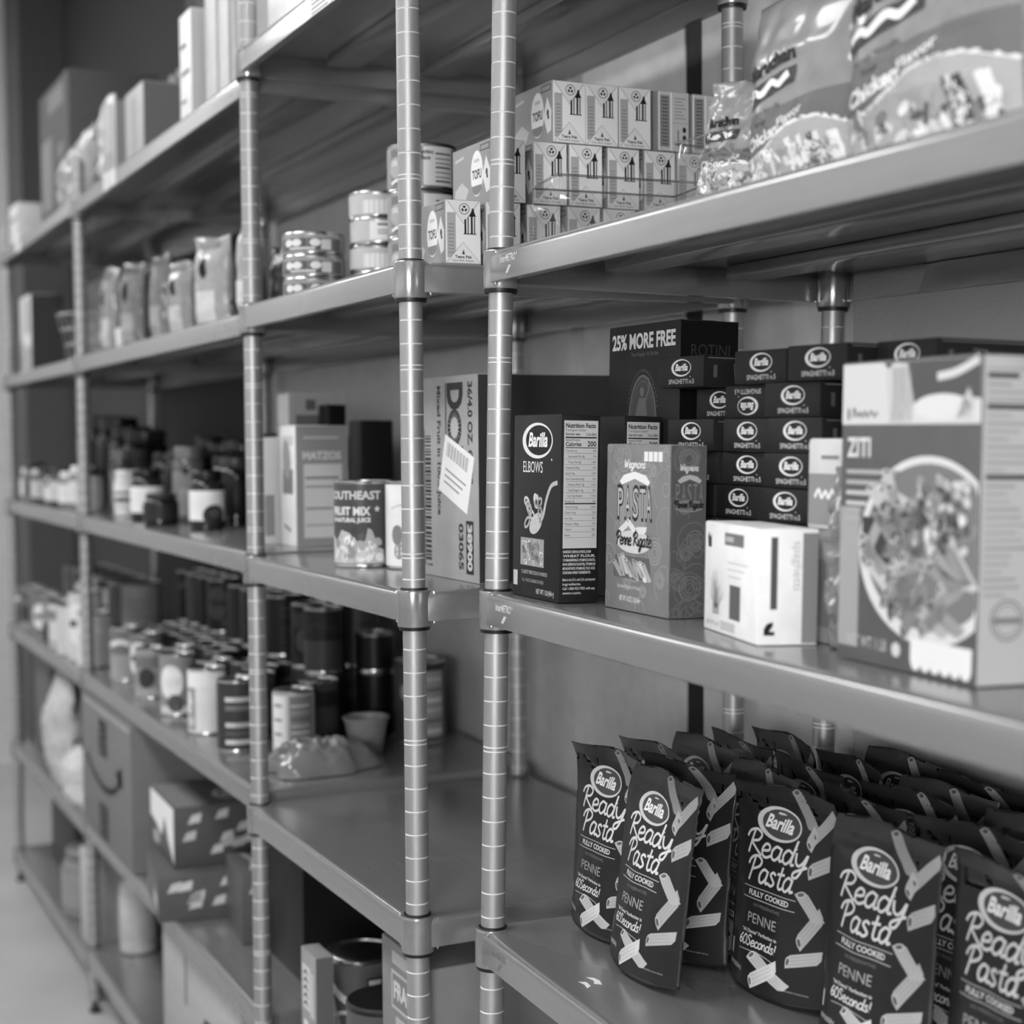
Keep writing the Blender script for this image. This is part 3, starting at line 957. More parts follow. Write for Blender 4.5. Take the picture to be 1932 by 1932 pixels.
# ---- ready pasta pouches
PW, PH, PT = 5.2, 7.7, 1.5
def pouch_half(u, v):
    e = max(0.0, 1 - abs(u) ** 2.4)
    f = max(0.0, 1 - v / .87) ** .75
    return PT / 2 * e * f * (1 - .25 * max(0, .12 - v) / .12)
def pouch_pt(u, v, s, off, seed):
    k = pouch_half(u, v)
    n = noise.noise(Vector((u * 2.2 + seed * 5, v * 4, s * 2))) * .10
    sag = .22 * (1 - u * u) * max(0, 1 - v / .12)        # the foot of the pouch dips and bellies out
    lean = .16 * math.sin(u * 2.6 + seed * 1.7) * max(0, (v - .8) / .2)
    curl = -.25 * max(0, (v - .86) / .14) ** 2 * (1 if seed % 2 else -.7)
    yy = s * (k + off + .012) + n * (.25 + min(1, k * 2)) + lean + curl
    zz = v * PH + .30 * (abs(u) ** 2) * max(0, 1 - v / .1) + .10 * math.sin(u * 3 + seed) * max(0, (v - .9) / .1)
    return (u * PW / 2 * (1 - .035 * math.sin(v * math.pi)), yy, zz)
M_POUCH = film(34, .42, .10, 'pouch_film', .12)
def pouch_sheet():
    s = Sheet()
    s.logo(-.3, 6.3, 2.35, rot=-.04, g=204, dark=74)
    s.pen('Ready', -1.85, 5.0, .5, .1, 214, width=3.2)
    s.pen('Pasta', -1.65, 4.05, .5, .1, 214, width=2.5)
    s.stroke([(-1.8, 3.82), (1.05, 3.82)], .03, 180, sm=False); s.stroke([(-1.8, 3.42), (1.05, 3.42)], .03, 180, sm=False)
    s.text('FULLY COOKED', -1.45, 3.53, .2, 214, w=2.2, bold=.025)
    s.text('NO PRESERVATIVES', -1.1, 3.16, .12, 120, w=1.5)
    s.text('PENNE', -1.35, 2.55, .38, 160, w=1.65)
    s.text('"Al Dente" Perfection in', -1.6, 2.17, .13, 205, w=2.0, bold=.02)
    s.pen('60Seconds!', -1.7, 1.72, .21, .05, 214, width=2.1)
    s.stroke([(-1.65, 1.52), (-.6, 1.55), (.3, 1.42)], .03, 170)
    s.text('NET WT 8.5 OZ (241 g)', -2.35, .75, .17, 195, w=.95, bold=.03)
    s.text('ENLARGED TO SHOW DETAIL', .9, .55, .07, 170, w=1.0)
    for (a, b, l, w, q, g, L) in ((.95, 7.0, 1.45, .46, -.85, 140, 0), (2.0, 6.65, 1.3, .42, .8, 160, 0), (1.45, 6.1, .55, .42, 1.15, 172, 2), (1.95, 5.2, 1.0, .5, .5, 168, 0),
                               (1.65, 3.7, 1.15, .46, -.8, 172, 2), (1.75, 2.95, 1.35, .48, .95, 164, 0), (1.6, 1.85, 1.3, .44, .3, 172, 0), (.0, 1.05, 1.9, .48, -.42, 186, 0), (-.2, .85, 1.5, .5, .55, 206, 2)):
        s.L = L
        s.penne(a, b, l, w, q, g)
    s.L = 0
    s.rect(-2.35, 1.15, -2.2, 1.7, 190)
    return s
PROTO = []
for seed in (1, 2, 3):
    t = thing('pasta_pouch', '', 'pouch', FR, 0, 0, 0, group='dark ready pasta pouches')
    mb = MB()
    mb.grid(lambda a, b: pouch_pt(2 * a - 1, b, -1, 0, seed), 32, 40, M_POUCH)
    mb.grid(lambda a, b: pouch_pt(1 - 2 * a, b, 1, 0, seed), 32, 40, M_POUCH)
    me = mb.mesh('pouch', recalc=False)
    bm = bmesh.new(); bm.from_mesh(me)
    lo = [e for e in bm.edges if e.is_boundary]
    bmesh.ops.remove_doubles(bm, verts=bm.verts, dist=.0007)
    bmesh.ops.holes_fill(bm, edges=[e for e in bm.edges if e.is_boundary], sides=0)
    bmesh.ops.recalc_face_normals(bm, faces=bm.faces)
    bm.to_mesh(me); bm.free()
    o = bpy.data.objects.new('pouch', me); COL.objects.link(o); o.parent = t
    pouch_sheet().build('printed_front', t, lambda a, b, off: pouch_pt(a / (PW / 2), b / PH, -1, off, seed), lim=.25, base=.012, step=.006)
    # heat-sealed top edge
    mb = MB()
    mb.grid(lambda a, b: pouch_pt((2 * a - 1) * .985, .93 + .06 * b, -1, .008, seed), 24, 2, film(40, .4, .05, 'seal_film', .12))
    mb.build('top_seal', t, recalc=False)
    PROTO.append(t)
pouches = [  # centre-left corner x, y, yaw, lean, label
 (.2, 3.5, 7, 2, 'leftmost dark pasta pouch of the front, half covered by a leaning pouch'),
 (5.25, 2.75, 2, 6, 'dark pasta pouch standing farthest forward, second from the left'),
 (3.75, 4.7, 14, 3, 'dark pasta pouch peeping out right behind the forward-most pouch'),
 (9.1, 5.85, 11, 3, 'dark pasta pouch in the middle of the front with its whole label in view'),
 (15.2, 5.7, 7, 3, 'dark pasta pouch just left of the one cut off by the right edge'),
 (20.6, 6.6, 1, 3, 'dark pasta pouch cut off by the right edge of the picture'),
 (-.3, 6.0, 2, 2, 'pasta pouch in the second row behind the leftmost one'),
 (-.3, 8.1, 3, 3, 'pasta pouch in the third row at the left end'),
 (-.3, 10.4, -3, 2, 'pasta pouch in the fourth row at the left end'),
 (-.3, 12.7, -4, 2, 'pasta pouch at the very back left, before the rear post'),
 (5.3, 7.6, -2, 3, 'pasta pouch behind the middle gap, second row'),
 (5.2, 10.1, -4, 2, 'pasta pouch in the third row near the middle'),
 (5.1, 12.4, -6, 2, 'pasta pouch in the fourth row near the middle'),
 (5.3, 14.3, 2, 2, 'pasta pouch against the rear edge near the middle'),
 (10.9, 8.5, -2, 2, 'pasta pouch right behind the pouch with its whole label in view'),
 (11.0, 10.2, 4, 3, 'pasta pouch in the third row right of the middle'),
 (10.7, 11.9, 5, 2, 'pasta pouch in the fourth row right of the middle'),
 (10.6, 14.0, 3, 2, 'pasta pouch at the very back right of the middle'),
 (16.1, 8.6, 8, 3, 'pasta pouch in the second row near the right edge'),
 (16.4, 11.2, 6, 2, 'pasta pouch in the third row near the right edge'),
 (21.6, 9.6, 4, 2, 'pasta pouch in the second row at the right edge'),
]
used = set()
for k, (x, y, a, ln, lab) in enumerate(pouches):
    p = PROTO[k % 3]
    ca, sa = math.cos(math.radians(a)), math.sin(math.radians(a))
    cx, cy = x + PW / 2 * ca, y + PW / 2 * sa
    zz = -7.55 + .03 + .8 * math.sin(math.radians(ln))
    if k % 3 not in used:
        used.add(k % 3)
        p['label'] = lab
        p.matrix_world = inch(FR @ Matrix.Translation((cx, cy, zz)) @ Matrix.Rotation(math.radians(a), 4, 'Z') @ Matrix.Rotation(math.radians(-ln), 4, 'X'))
    else:
        dup(p, lab, FR, cx, cy, zz, rz=a, rx=-ln)
# a dried spill near the front rim of that shelf
s = Sheet()
s.poly([(0, 0), (.5, .1), (.8, -.05), (1.0, .2), (.55, .32), (.2, .25)], 240); s.poly([(.35, -.5), (.75, -.42), (1.15, -.5), (.95, -.25), (.5, -.22)], 236)
t = thing('spill', 'small whitish dried spill on the lower pasta shelf before the pouches', 'spill', FR, 6.9, .9, -7.55)
s.build('stain', t, lambda a, b, o: (a, b, o + .002))
# ---------------------------------------------------------------- shelf above: tofu cartons, noodle bags, clear tray
TW, TD, TH = 3.95, 1.68, 2.72      # length along the shelf, thickness, height
def tofu_body(t):
    mb = MB(); mb.box(0, 0, 0, TW, TD, TH, card(150, .35), .03)
    mb.build('carton', t)
tof = thing('tofu_carton', '', 'carton', F0, 0, 0, 0, group='tofu cartons stacked at the shelf end')
tofu_body(tof)
s = Sheet()
s.rect(.05, .05, TW - .05, TH - .05, 150); s.L = 1
s.ell(2.55, 1.4, .62, 1.0, 235); s.L = 2
s.ell(2.55, .88, .5, .42, 128, a0=math.pi, a1=TAU, n=16); s.text('TOFU', 2.08, 1.18, .4, 40, w=.95, bold=.03)
s.text('SILKEN', 2.3, 1.9, .14, 80, w=.5)
s.L = 1
s.rect(2.9, 2.3, 3.85, 2.6, 90); s.L = 2; s.rect(2.98, 2.36, 3.77, 2.54, 150); s.L = 1
s.poly([(3.1, 1.25), (3.5, 2.05), (3.9, 1.4), (3.85, .55), (3.5, .45)], 228); s.L = 2
s.ell(3.55, 1.35, .1, .15, 40, n=10); s.ell(3.6, 1.15, .08, .1, 40, n=10)
s.L = 1; s.poly([(.2, .2), (1.2, .15), (1.7, .8), (1.0, 1.2), (.3, .9)], 190); s.stroke([(.3, 2.2), (1.2, 2.3)], .12, 190)
s.build('printed_front', tof, FACE_F)
s = Sheet()
s.rect(.03, .03, TD - .03, TH - .03, 238); s.L = 1
s.rect(.1, .25, .5, TH - .55, 176); s.L = 2
s.poly([(.12, TH - .06), (TD - .1, TH - .06), (TD / 2 + .02, TH - 1.0)], 228)
s.stroke([(.12, TH - .06), (TD / 2 + .02, TH - 1.0), (TD - .1, TH - .06)], .025, 120, sm=False)
s.poly([(.08, .06), (TD - .06, .06), (TD / 2, .92)], 232); s.stroke([(.08, .06), (TD / 2, .92), (TD - .06, .06)], .025, 130, sm=False)
s.L = 3
s.ring(.9, TH - .38, .24, .24, .03, 60, n=20)
for k in range(3):
    a = math.pi / 2 + k * TAU / 3
    s.poly([(.9 + .15 * math.cos(a - .5), TH - .38 + .15 * math.sin(a - .5)), (.9 + .15 * math.cos(a + .5), TH - .38 + .15 * math.sin(a + .5)), (.9 + .07 * math.cos(a + .9), TH - .38 + .07 * math.sin(a + .9)), (.9 + .07 * math.cos(a - .9), TH - .38 + .07 * math.sin(a - .9))], 40)
for k in range(4): s.rect(.9 + k * .15, TH - 1.42, .9 + k * .15 + (.09 if k % 2 == 0 else .05), TH - .62 - .1 * abs(k - 2), 34)
s.poly([(1.1, TH - .7), (1.45, TH - .7), (1.36, TH - .5), (1.34, TH - .35), (1.26, TH - .35), (1.22, TH - .5)], 34)
s.rect(.86, TH - 1.46, 1.46, TH - 1.42, 40)
for k in range(9): s.rect(.16, .45 + k * .15, .42, .49 + k * .15, 130)
s.poly([(.78, .4), (.85, .62), (.92, .4)], 50); s.text('Tetra Pak', .45, .24, .12, 40, w=.8, bold=.03); s.text('Tetra Brik Aseptic', .3, .1, .09, 60, w=1.05)
s.build('printed_end', tof, face_r(TW))
# second version with its long face turned to the end of the shelf
tof2 = thing('tofu_carton', '', 'carton', F0, 0, 0, 0, group='tofu cartons stacked at the shelf end')
tofu_body(tof2)
s = Sheet(); s.rect(.03, .03, TD - .03, TH - .03, 198); s.L = 1
s.rect(.12, .2, .62, TH - .2, 140); s.rect(.02, .05, .1, TH - .05, 232); s.rect(.66, .05, .76, TH - .05, 232); s.L = 2
for k in range(14): s.rect(.2 + (k % 3) * .02, .3 + k * .16, .54, .36 + k * .16, 90)
s.L = 1
for k in range(7): s.rect(.9, 1.5 + k * .15, 1.5 - .1 * (k % 3), 1.55 + k * .15, 150)
s.rect(.78, 1.3, TD - .05, 1.32, 120)
for k in range(3): s.ell(1.42, .3 + k * .36, .1, .13, 40, n=12)
s.rect(1.05, .2, 1.12, 1.0, 120)
s.build('printed_end', tof2, face_r(TW))
used_t = [False, False]
tl = [(1.56, 20.46, 0), (3.45, 20.46, 0), (5.41, 20.46, 0), (7.29, 20.46, 0), (9.2, 20.46, 0), (11.1, 20.46, 0), (13.0, 20.46, 0),
      (3.62, 23.2, 0), (5.64, 23.2, 0), (7.5, 23.2, 0), (9.39, 23.2, 0), (11.23, 23.2, 0), (13.1, 23.2, 0),
      (6.63, 25.94, 0), (8.35, 25.94, 0), (10.06, 25.94, 0), (11.95, 25.94, 1), (13.9, 25.94, 1)]
ORD = ('first', 'second', 'third', 'fourth', 'fifth', 'sixth', 'seventh')
cnt = {}
for (y, z, k) in tl:
    row = {20.46: 'bottom', 23.2: 'middle', 25.94: 'top'}[z]
    n = cnt.get(row, 0); cnt[row] = n + 1
    lab = 'tofu carton in the %s row, %s from the aisle side%s' % (row, ORD[n], ', turned side on' if k else '')
    src = (tof, tof2)[k]
    jx = -3.66 + random.uniform(-.06, .06)
    a = random.uniform(-1.2, 1.2)
    if not used_t[k]:
        used_t[k] = True; src['label'] = lab
        src.matrix_world = inch(Matrix.Translation((jx, y, z)) @ Matrix.Rotation(math.radians(a), 4, 'Z'))
    else: dup(src, lab, F0, jx, y, z, rz=a)

# ---- round tins and cans
def can_meshes(r, h, key, lid='tin'):
    k = ('can', r, h, lid)
    if k not in SM:
        b = MB()
        b.lathe([(r * .90, .02), (r * .97, 0), (r, .05), (r * .985, .12), (r * .985, h - .12), (r, h - .05), (r * .985, h), (r * .94, h - .01), (r * .925, h - .1), (r * .8, h - .1), (r * .78, h - .07), (r * .6, h - .07), (r * .57, h - .11), (r * .1, h - .11)], M_CAN, n=36)
        l = MB(); l.lathe([(r * .988, .16), (r * 1.002, .17), (r * 1.002, h - .17), (r * .988, h - .16)], card(200, .35), n=36, cap0=False, cap1=False)
        SM[k] = (b.mesh('tin'), l)
    return SM[k]
CAMA = math.atan2(-.43, .9)
def cyl(r):
    return lambda a, b, o: ((r + o) * math.cos(CAMA + a / r), (r + o) * math.sin(CAMA + a / r), b)
def can(label, fr, x, y, z, r, h, g, sheet=None, group=None, name='food_can', cat='can'):
    t = thing(name, label, cat, fr, x, y, z, 0, group)
    b, _ = can_meshes(r, h, 0)
    share('tin', b, t, rz=random.uniform(0, 90))
    k = ('lab', r, h, g)
    if k not in SM:
        l = MB(); l.lathe([(r * .987, .16), (r * 1.002, .17), (r * 1.002, h - .17), (r * .987, h - .16)], card(g, .35), n=36, cap0=False, cap1=False)
        SM[k] = l.mesh('paper_label')
    share('paper_label', SM[k], t)
    if sheet: sheet.build('printed_label', t, cyl(r), lim=.3)
    return t
def plain_sheet(r, h, seed, dark=False):
    q = random.Random(seed); s = Sheet()
    hw = r * 1.35
    if dark: gs = (20, 28, 46, 60, 74)
    else: gs = (60, 110, 170, 215, 232)
    kind = seed % 4
    if kind == 0:
        s.rect(-hw, h * .62, hw, h * .85, q.choice(gs)); s.rect(-hw, .25, hw, h * .2, q.choice(gs)); s.L = 1; s.ell(-.2, h * .42, r * .55, h * .2, q.choice(gs))
    elif kind == 1:
        s.rect(-hw * .2, .22, hw, h - .22, q.choice(gs)); s.L = 1
        for k in range(7): s.rect(0, .5 + k * h * .11, hw * .75, .5 + k * h * .11 + .1, q.choice(gs))
    elif kind == 2:
        s.ell(-r * .3, h * .55, r * .8, h * .3, q.choice(gs)); s.L = 1; s.rect(-r * .9, h * .5, r * .3, h * .6, q.choice(gs)); s.ell(r * .5, h * .2, r * .4, h * .12, q.choice(gs))
    else:
        s.rect(-hw, h * .5, hw, h - .25, q.choice(gs)); s.L = 1; s.stroke([(-r, h * .66), (-.2, h * .74), (r * .8, h * .66)], h * .09, q.choice(gs)); s.rect(r * .55, .25, hw, h * .5, q.choice(gs))
    return s

# tins beside the tofu
def tuna_sheet(k):
    s = Sheet()
    if k % 2 == 0:
        s.rect(-1.9, .2, 1.9, .85, 92); s.L = 1
        for a in (-1.3, -.75, .3): s.ell(a, .62, .3, .2, 226, n=16)
        s.rect(.62, .25, 1.2, .8, 205); s.rect(-1.2, .25, .3, .38, 205)
    else:
        s.rect(-.75, .2, 1.35, .92, 226)
    return s
for k in range(3):
    can('flat tuna tin with pale spots, %s of the short pile of three' % ('bottom', 'middle', 'top')[k], F0, -20.1 + random.uniform(-.08, .08), 2.5, 20.46 + k * 1.21, 1.68, 1.2, 150, tuna_sheet(0), 'flat fish tins', 'tuna_tin', 'tin')
for k in range(4):
    can('flat tin with a white label, %s in the pile of four' % ('bottom', 'second', 'third', 'topmost')[k], F0, -17.6 + random.uniform(-.1, .1), 5.4, 20.46 + k * 1.41, 1.6, 1.4, 190, tuna_sheet(1) if k != 2 else plain_sheet(1.6, 1.4, 5), 'flat fish tins', 'tuna_tin', 'tin')
for k in range(3):
    s = Sheet()
    s.rect(-1.75, .2, -.6, 2.0, 120); s.L = 1; s.ell(-1.35, 1.1, .45, .5, 170); s.text('CHUNK', -1.65, 1.2, .26, 225, w=.8, bold=.03); s.stroke([(-1.7, .35), (-1.2, .5), (-.8, .3)], .16, 225); s.L = 0
    s.rect(.15, .2, 1.75, 2.05, 222); s.L = 1
    if k == 2:
        s.text('Nutrition', -.1, 1.7, .2, 30, w=.75, bold=.03); s.text('Facts', .05, 1.42, .2, 30, w=.45, bold=.03)
    for q in range(7): s.rect(.75, .35 + q * .22, 1.65, .40 + q * .22 + (.04 if q % 3 == 0 else 0), 90)
    can('wide tin of meat, %s of the pile beside the tofu' % ('bottom', 'middle', 'top')[k], F0, -9.9, 4.7, 20.46 + k * 2.26, 1.72, 2.24, 150, s, 'wide meat tins', 'meat_tin', 'tin')
t = carton('black_box', 'black lidded carton lying behind the tofu at the back of the shelf', 'box', F0, -12.5, 10.2, 20.46, 8.2, 5.2, 8.1, 22, 0, flap=False)
mb = MB(); mb.box(-.1, -.1, 8.1, 8.3, 5.3, 9.3, card(60, .4), .15); mb.build('lid', t)
s = Sheet(); s.rect(.1, 8.2, 1.0, 9.2, 200); s.rect(1.6, 8.6, 6.5, 8.9, 130); s.rect(7, 8.3, 8, 9.1, 18); s.build('printed_lid', t, lambda a, b, o: (a, -.1 - o, b))

# ---- noodle multipacks
def ramen_sheet(w, h):
    """the print of a noodle pack, in inches up from its foot"""
    s = Sheet()
    hw = w / 2 * .96
    k = min(1.0, w / 6.5)
    X = lambda f: -hw + f * 2 * hw
    s.poly([(X(.0), .25), (X(1), .25), (X(1), 2.2 * k), (X(.8), 2.55 * k), (X(.55), 2.45 * k), (X(.3), 1.75 * k), (X(0), 1.6 * k)], 168)
    s.poly([(X(0), 1.66 * k), (X(.3), 1.81 * k), (X(.55), 2.5 * k), (X(.8), 2.6 * k), (X(1), 2.25 * k), (X(1), 3.6 * k), (X(0), 2.9 * k)], 108)
    s.stroke([(X(.0), 1.62 * k), (X(.15), 1.6 * k), (X(.32), 1.8 * k), (X(.55), 2.48 * k), (X(.8), 2.58 * k), (X(1), 2.22 * k)], .13, 224)
    s.L = 1
    s.text('Chicken', X(.1), 1.86 * k, .46 * k, 228, w=.36 * w, bold=.04, rot=.16)
    s.text('Flavor', X(.47), 2.45 * k, .34 * k, 222, w=.22 * w, bold=.02, rot=.3)
    s.text('Ramen Noodle', X(.12), 3.0 * k, .2 * k, 50, w=.34 * w, rot=.1); s.text('Soup', X(.2), 2.68 * k, .2 * k, 50, w=.12 * w, rot=.1)
    s.poly([(X(.06), 3.4 * k), (X(.62), 3.95 * k), (X(.63), 4.55 * k), (X(.06), 4.05 * k)], 66)
    s.text('Maruchan', X(.1), 4.36 * k, .55 * k, 26, w=.5 * w, bold=.045, rot=.14)
    s.L = 2
    s.stroke([(X(.09), 3.78 * k), (X(.19), 3.98 * k), (X(.27), 3.84 * k), (X(.39), 4.15 * k), (X(.47), 4.02 * k), (X(.57), 4.3 * k)], .26 * k, 238)
    r = random.Random(int(w * 10)); s.L = 1
    for q in range(70):
        s.ell(X(.05 + r.random() * .88), .4 + r.random() * 1.1 * k, .1 + r.random() * .3, .06 + r.random() * .16, r.choice((95, 130, 160, 180, 215, 235)), n=10, rot=r.random() * 3)
    for q in range(7):
        x = X(.55 + r.random() * .4)
        s.stroke([(x, .35), (x + .15, 1.1 * k), (x - .05, 2.0 * k)], .24, r.choice((70, 225, 105, 215)))
    return s
M_FILMC = film(138, .28, .25)
pillow('noodle_bag', 'tall noodle multipack with a crinkled clear top, left of the big ones', 'noodles', FR, 17.5, 3.0, 20.47, 5.6, 6.4, 2.1, M_FILMC, rz=4, seed=2, amp=.075, prints=[('printed_film', ramen_sheet(5.6, 6.0))], lump=.06)
pillow('noodle_bag', 'largest noodle multipack in full view on the upper shelf', 'noodles', FR, 24.0, 2.9, 20.47, 7.4, 8.6, 2.6, M_FILMC, rz=3, seed=7, amp=.06, prints=[('printed_film', ramen_sheet(7.4, 7.6))], lump=.06)
pillow('noodle_bag', 'noodle multipack cut off by the right edge of the picture', 'noodles', FR, 31.4, 3.2, 20.47, 7.2, 8.4, 2.6, M_FILMC, rz=-2, seed=9, amp=.06, prints=[('printed_film', ramen_sheet(7.2, 7.8))], lump=.06)
pillow('noodle_bag', 'small single noodle packet tipped over beside the clear tray', 'noodles', FR, 12.6, 3.2, 20.9, 3.6, 4.1, 1.3, M_FILMC, rz=14, ry=12, seed=4, amp=.2, sc=2.2, prints=[('printed_film', ramen_sheet(3.6, 3.9))])

# ---- clear acrylic tray
def tray(label, fr, x, y, z, w, d, h, rz):
    t = thing('clear_tray', label, 'tray', fr, x, y, z, rz)
    mb = MB()
    G = clear('clear_acrylic')
    k = .09
    mb.box(0, 0, 0, w, d, k, G)
    mb.build('floor_panel', t, smooth=False)
    for (a, b, c, e) in ((0, 0, w, k), (0, d - k, w, d), (0, k, k, d - k), (w - k, k, w, d - k)):
        m2 = MB(); m2.box(a, b, k, c, e, h, G, .015); m2.build('side_panel', t)
    m2 = MB()
    pts = [(0, 0), (w, 0), (w, d), (0, d), (0, 0)]
    for i in range(4):
        m2.tube([(pts[i][0], pts[i][1], h), (pts[i + 1][0], pts[i + 1][1], h)], .05, clear('clear_rim', .12, .9, .42), n=8)
    m2.build('rim', t)
    return t
tray('clear acrylic tray standing empty in front of the tofu', FR, .9, .9, 20.43, 3.6, 6.2, 2.5, -8)
tray('taller clear acrylic holder beside the small noodle packet', FR, 9.6, 2.6, 20.43, 2.6, 2.4, 3.0, 4)

# ---------------------------------------------------------------- middle shelf of the narrow unit
W, D, H = 6.3, 6.7, 9.3
t = carton('cardboard_box', 'tall printed fruit cup carton with a crooked white sticker', 'box', F0, -7.25, 3.5, 6.52, W, D, H, 162, 0, flap=True, rough=.7, side=60)  # shade on the right face put into its darker panel colour
s = Sheet()
dn = -math.pi / 2
s.text('36/4.0 OZ. CUPS', 5.25, 9.0, .5, 44, w=4.6, bold=.035, rot=dn)
s.text('Mixed Fruit in 100% Juice', 1.75, 8.9, .42, 60, w=6.0, bold=.03, rot=dn)
s.text('D', 3.0, 9.0, 1.7, 38, w=1.25, bold=.05, rot=dn); s.text('LE', 3.0, 6.1, 1.7, 38, w=1.9, bold=.05, rot=dn)
s.ell(3.75, 6.95, .78, .85, 38)
s.L = 1
for k in range(20):
    a = TAU * k / 20
    s.poly([(3.75 + .42 * math.cos(a - .05), 6.95 + .46 * math.sin(a - .05)), (3.75 + .8 * math.cos(a), 6.95 + .87 * math.sin(a)), (3.75 + .42 * math.cos(a + .05), 6.95 + .46 * math.sin(a + .05))], 186)
s.ell(3.75, 6.95, .44, .48, 186)
s.L = 0
s.rect(2.7, 4.0, 2.82, 9.0, 60)
y = 6.6
r = random.Random(1)
while y > .8:
    hh = r.choice((.05, .08, .14)); s.rect(.25, y - hh, .95, y, 40); y -= hh + r.choice((.06, .1))
s.stroke([(.15, 6.9), (.15, .5), (1.05, .5)], .1, 60, sm=False)
s.rect(4.95, .35, 5.75, 2.75, 36); s.L = 1; s.text('38900', 5.12, 2.6, .5, 190, w=2.1, bold=.05, rot=dn); s.L = 0
s.text('03065', 4.15, 2.6, .5, 40, w=2.1, bold=.03, rot=dn)
s.build('printed_front', t, FACE_F)
s = Sheet()   # crooked sticker
c, q = math.cos(-.32), math.sin(-.32)
T = lambda a, b: (3.9 + a * c - b * q, 4.85 + a * q + b * c)
s.L = 2; s.poly([T(-1.7, -1.35), T(1.7, -1.35), T(1.7, 1.35), T(-1.7, 1.35)], 236); s.L = 3
for k in range(15): s.poly([T(-1.3 + k * .17, .45), T(-1.3 + k * .17 + (.05, .09)[k % 2], .45), T(-1.3 + k * .17 + (.05, .09)[k % 2], 1.1), T(-1.3 + k * .17, 1.1)], 120)
for k in range(3): s.poly([T(-1.2, -.2 - k * .3), T(1.2 - .3 * k, -.2 - k * .3), T(1.2 - .3 * k, -.11 - k * .3), T(-1.2, -.11 - k * .3)], 150)
s.build('white_sticker', t, FACE_F)
s = Sheet(); s.rect(.02, 4.4, D - .02, 5.0, 60); s.build('tape_strip', t, face_r(W + .005))

s = Sheet()
R_, H_ = 1.5, 4.36
s.text('SOUTHEAST', -2.05, 3.45, .42, 208, w=3.1, bold=.03)
s.text('FRUIT MIX', -1.85, 2.65, .42, 224, w=2.35, bold=.04); s.text('IN NATURAL JUICE', -1.85, 2.3, .22, 224, w=2.35, bold=.04)
s.poly([(.85 + .18 * math.cos(math.pi / 2 + k * math.pi / 5) * (1 if k % 2 == 0 else .4), 2.95 + .18 * math.sin(math.pi / 2 + k * math.pi / 5) * (1 if k % 2 == 0 else .4)) for k in range(10)], 220)
s.poly([(-2.2, .2), (1.3, .2), (1.2, .9), (.9, 1.0), (.6, 1.7), (.3, 1.4), (-.2, 1.2), (-.6, 1.75), (-1.1, 1.9), (-1.5, 1.3), (-2.2, 1.7)], 190)
s.L = 1
r = random.Random(5)
for k in range(26): s.ell(-2.0 + r.random() * 3.1, .4 + r.random() * .95, .15 + .25 * r.random(), .12 + .16 * r.random(), r.choice((150, 205, 225, 235, 170)), n=9, rot=r.random() * 3)
s.poly([(.05, .6), (.35, 2.0), (.55, 1.9), (1.0, .75)], 176); s.stroke([(.42, 2.0), (.46, 2.2)], .05, 60); s.ell(-.15, 1.95, .38, .22, 70, rot=.4)
s.L = 0; s.rect(1.4, .2, 1.55, 4.1, 140)
can('can of fruit mix with stars and fruit, standing alone on the middle shelf', F0, -13.5, 2.75, 6.52, R_, H_, 78, s)
s = Sheet(); s.ell(-.9, 1.7, .35, .5, 130); s.stroke([(-1.3, 3.0), (-.6, 3.2), (.2, 3.05)], .1, 200); s.ell(-.8, .9, .3, .4, 150)
can('white labelled can just right of the fruit mix can', F0, -11.0, 4.6, 6.52, 1.5, 4.36, 232, s)

# boxes at the right end of the long unit, same level
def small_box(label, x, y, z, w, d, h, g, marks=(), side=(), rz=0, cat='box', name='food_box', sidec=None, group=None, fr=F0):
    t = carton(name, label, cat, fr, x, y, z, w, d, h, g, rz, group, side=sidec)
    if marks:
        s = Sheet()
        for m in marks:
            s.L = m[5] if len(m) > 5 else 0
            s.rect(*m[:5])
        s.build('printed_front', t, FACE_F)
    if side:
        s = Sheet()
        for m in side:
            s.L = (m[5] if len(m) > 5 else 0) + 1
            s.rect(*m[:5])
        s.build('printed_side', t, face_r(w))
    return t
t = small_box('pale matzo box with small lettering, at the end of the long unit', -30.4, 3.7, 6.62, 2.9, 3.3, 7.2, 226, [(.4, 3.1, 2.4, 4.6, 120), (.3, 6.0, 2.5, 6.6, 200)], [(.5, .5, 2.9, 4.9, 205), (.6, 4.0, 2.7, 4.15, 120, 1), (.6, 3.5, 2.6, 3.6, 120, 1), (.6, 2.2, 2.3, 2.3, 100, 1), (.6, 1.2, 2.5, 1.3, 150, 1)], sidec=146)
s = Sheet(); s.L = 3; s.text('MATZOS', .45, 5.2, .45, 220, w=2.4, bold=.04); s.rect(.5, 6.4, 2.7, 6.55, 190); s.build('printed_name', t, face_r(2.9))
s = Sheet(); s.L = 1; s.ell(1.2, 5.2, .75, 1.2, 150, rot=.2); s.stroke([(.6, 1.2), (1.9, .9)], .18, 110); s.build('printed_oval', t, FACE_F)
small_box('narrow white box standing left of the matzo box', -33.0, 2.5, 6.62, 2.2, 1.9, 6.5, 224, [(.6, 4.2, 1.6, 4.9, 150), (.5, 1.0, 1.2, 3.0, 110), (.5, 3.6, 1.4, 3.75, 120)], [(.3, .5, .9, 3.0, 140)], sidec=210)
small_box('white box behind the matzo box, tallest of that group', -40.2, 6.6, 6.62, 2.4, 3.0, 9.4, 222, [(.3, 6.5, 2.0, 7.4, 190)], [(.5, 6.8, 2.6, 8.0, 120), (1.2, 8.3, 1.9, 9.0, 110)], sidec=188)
small_box('small black box top showing behind the pale boxes', -37.0, 8.4, 6.62, 2.0, 1.2, 8.6, 18)
small_box('dark box against the wall right of the matzo box', -31.2, 8.4, 6.62, 2.2, 2.1, 7.5, 26)
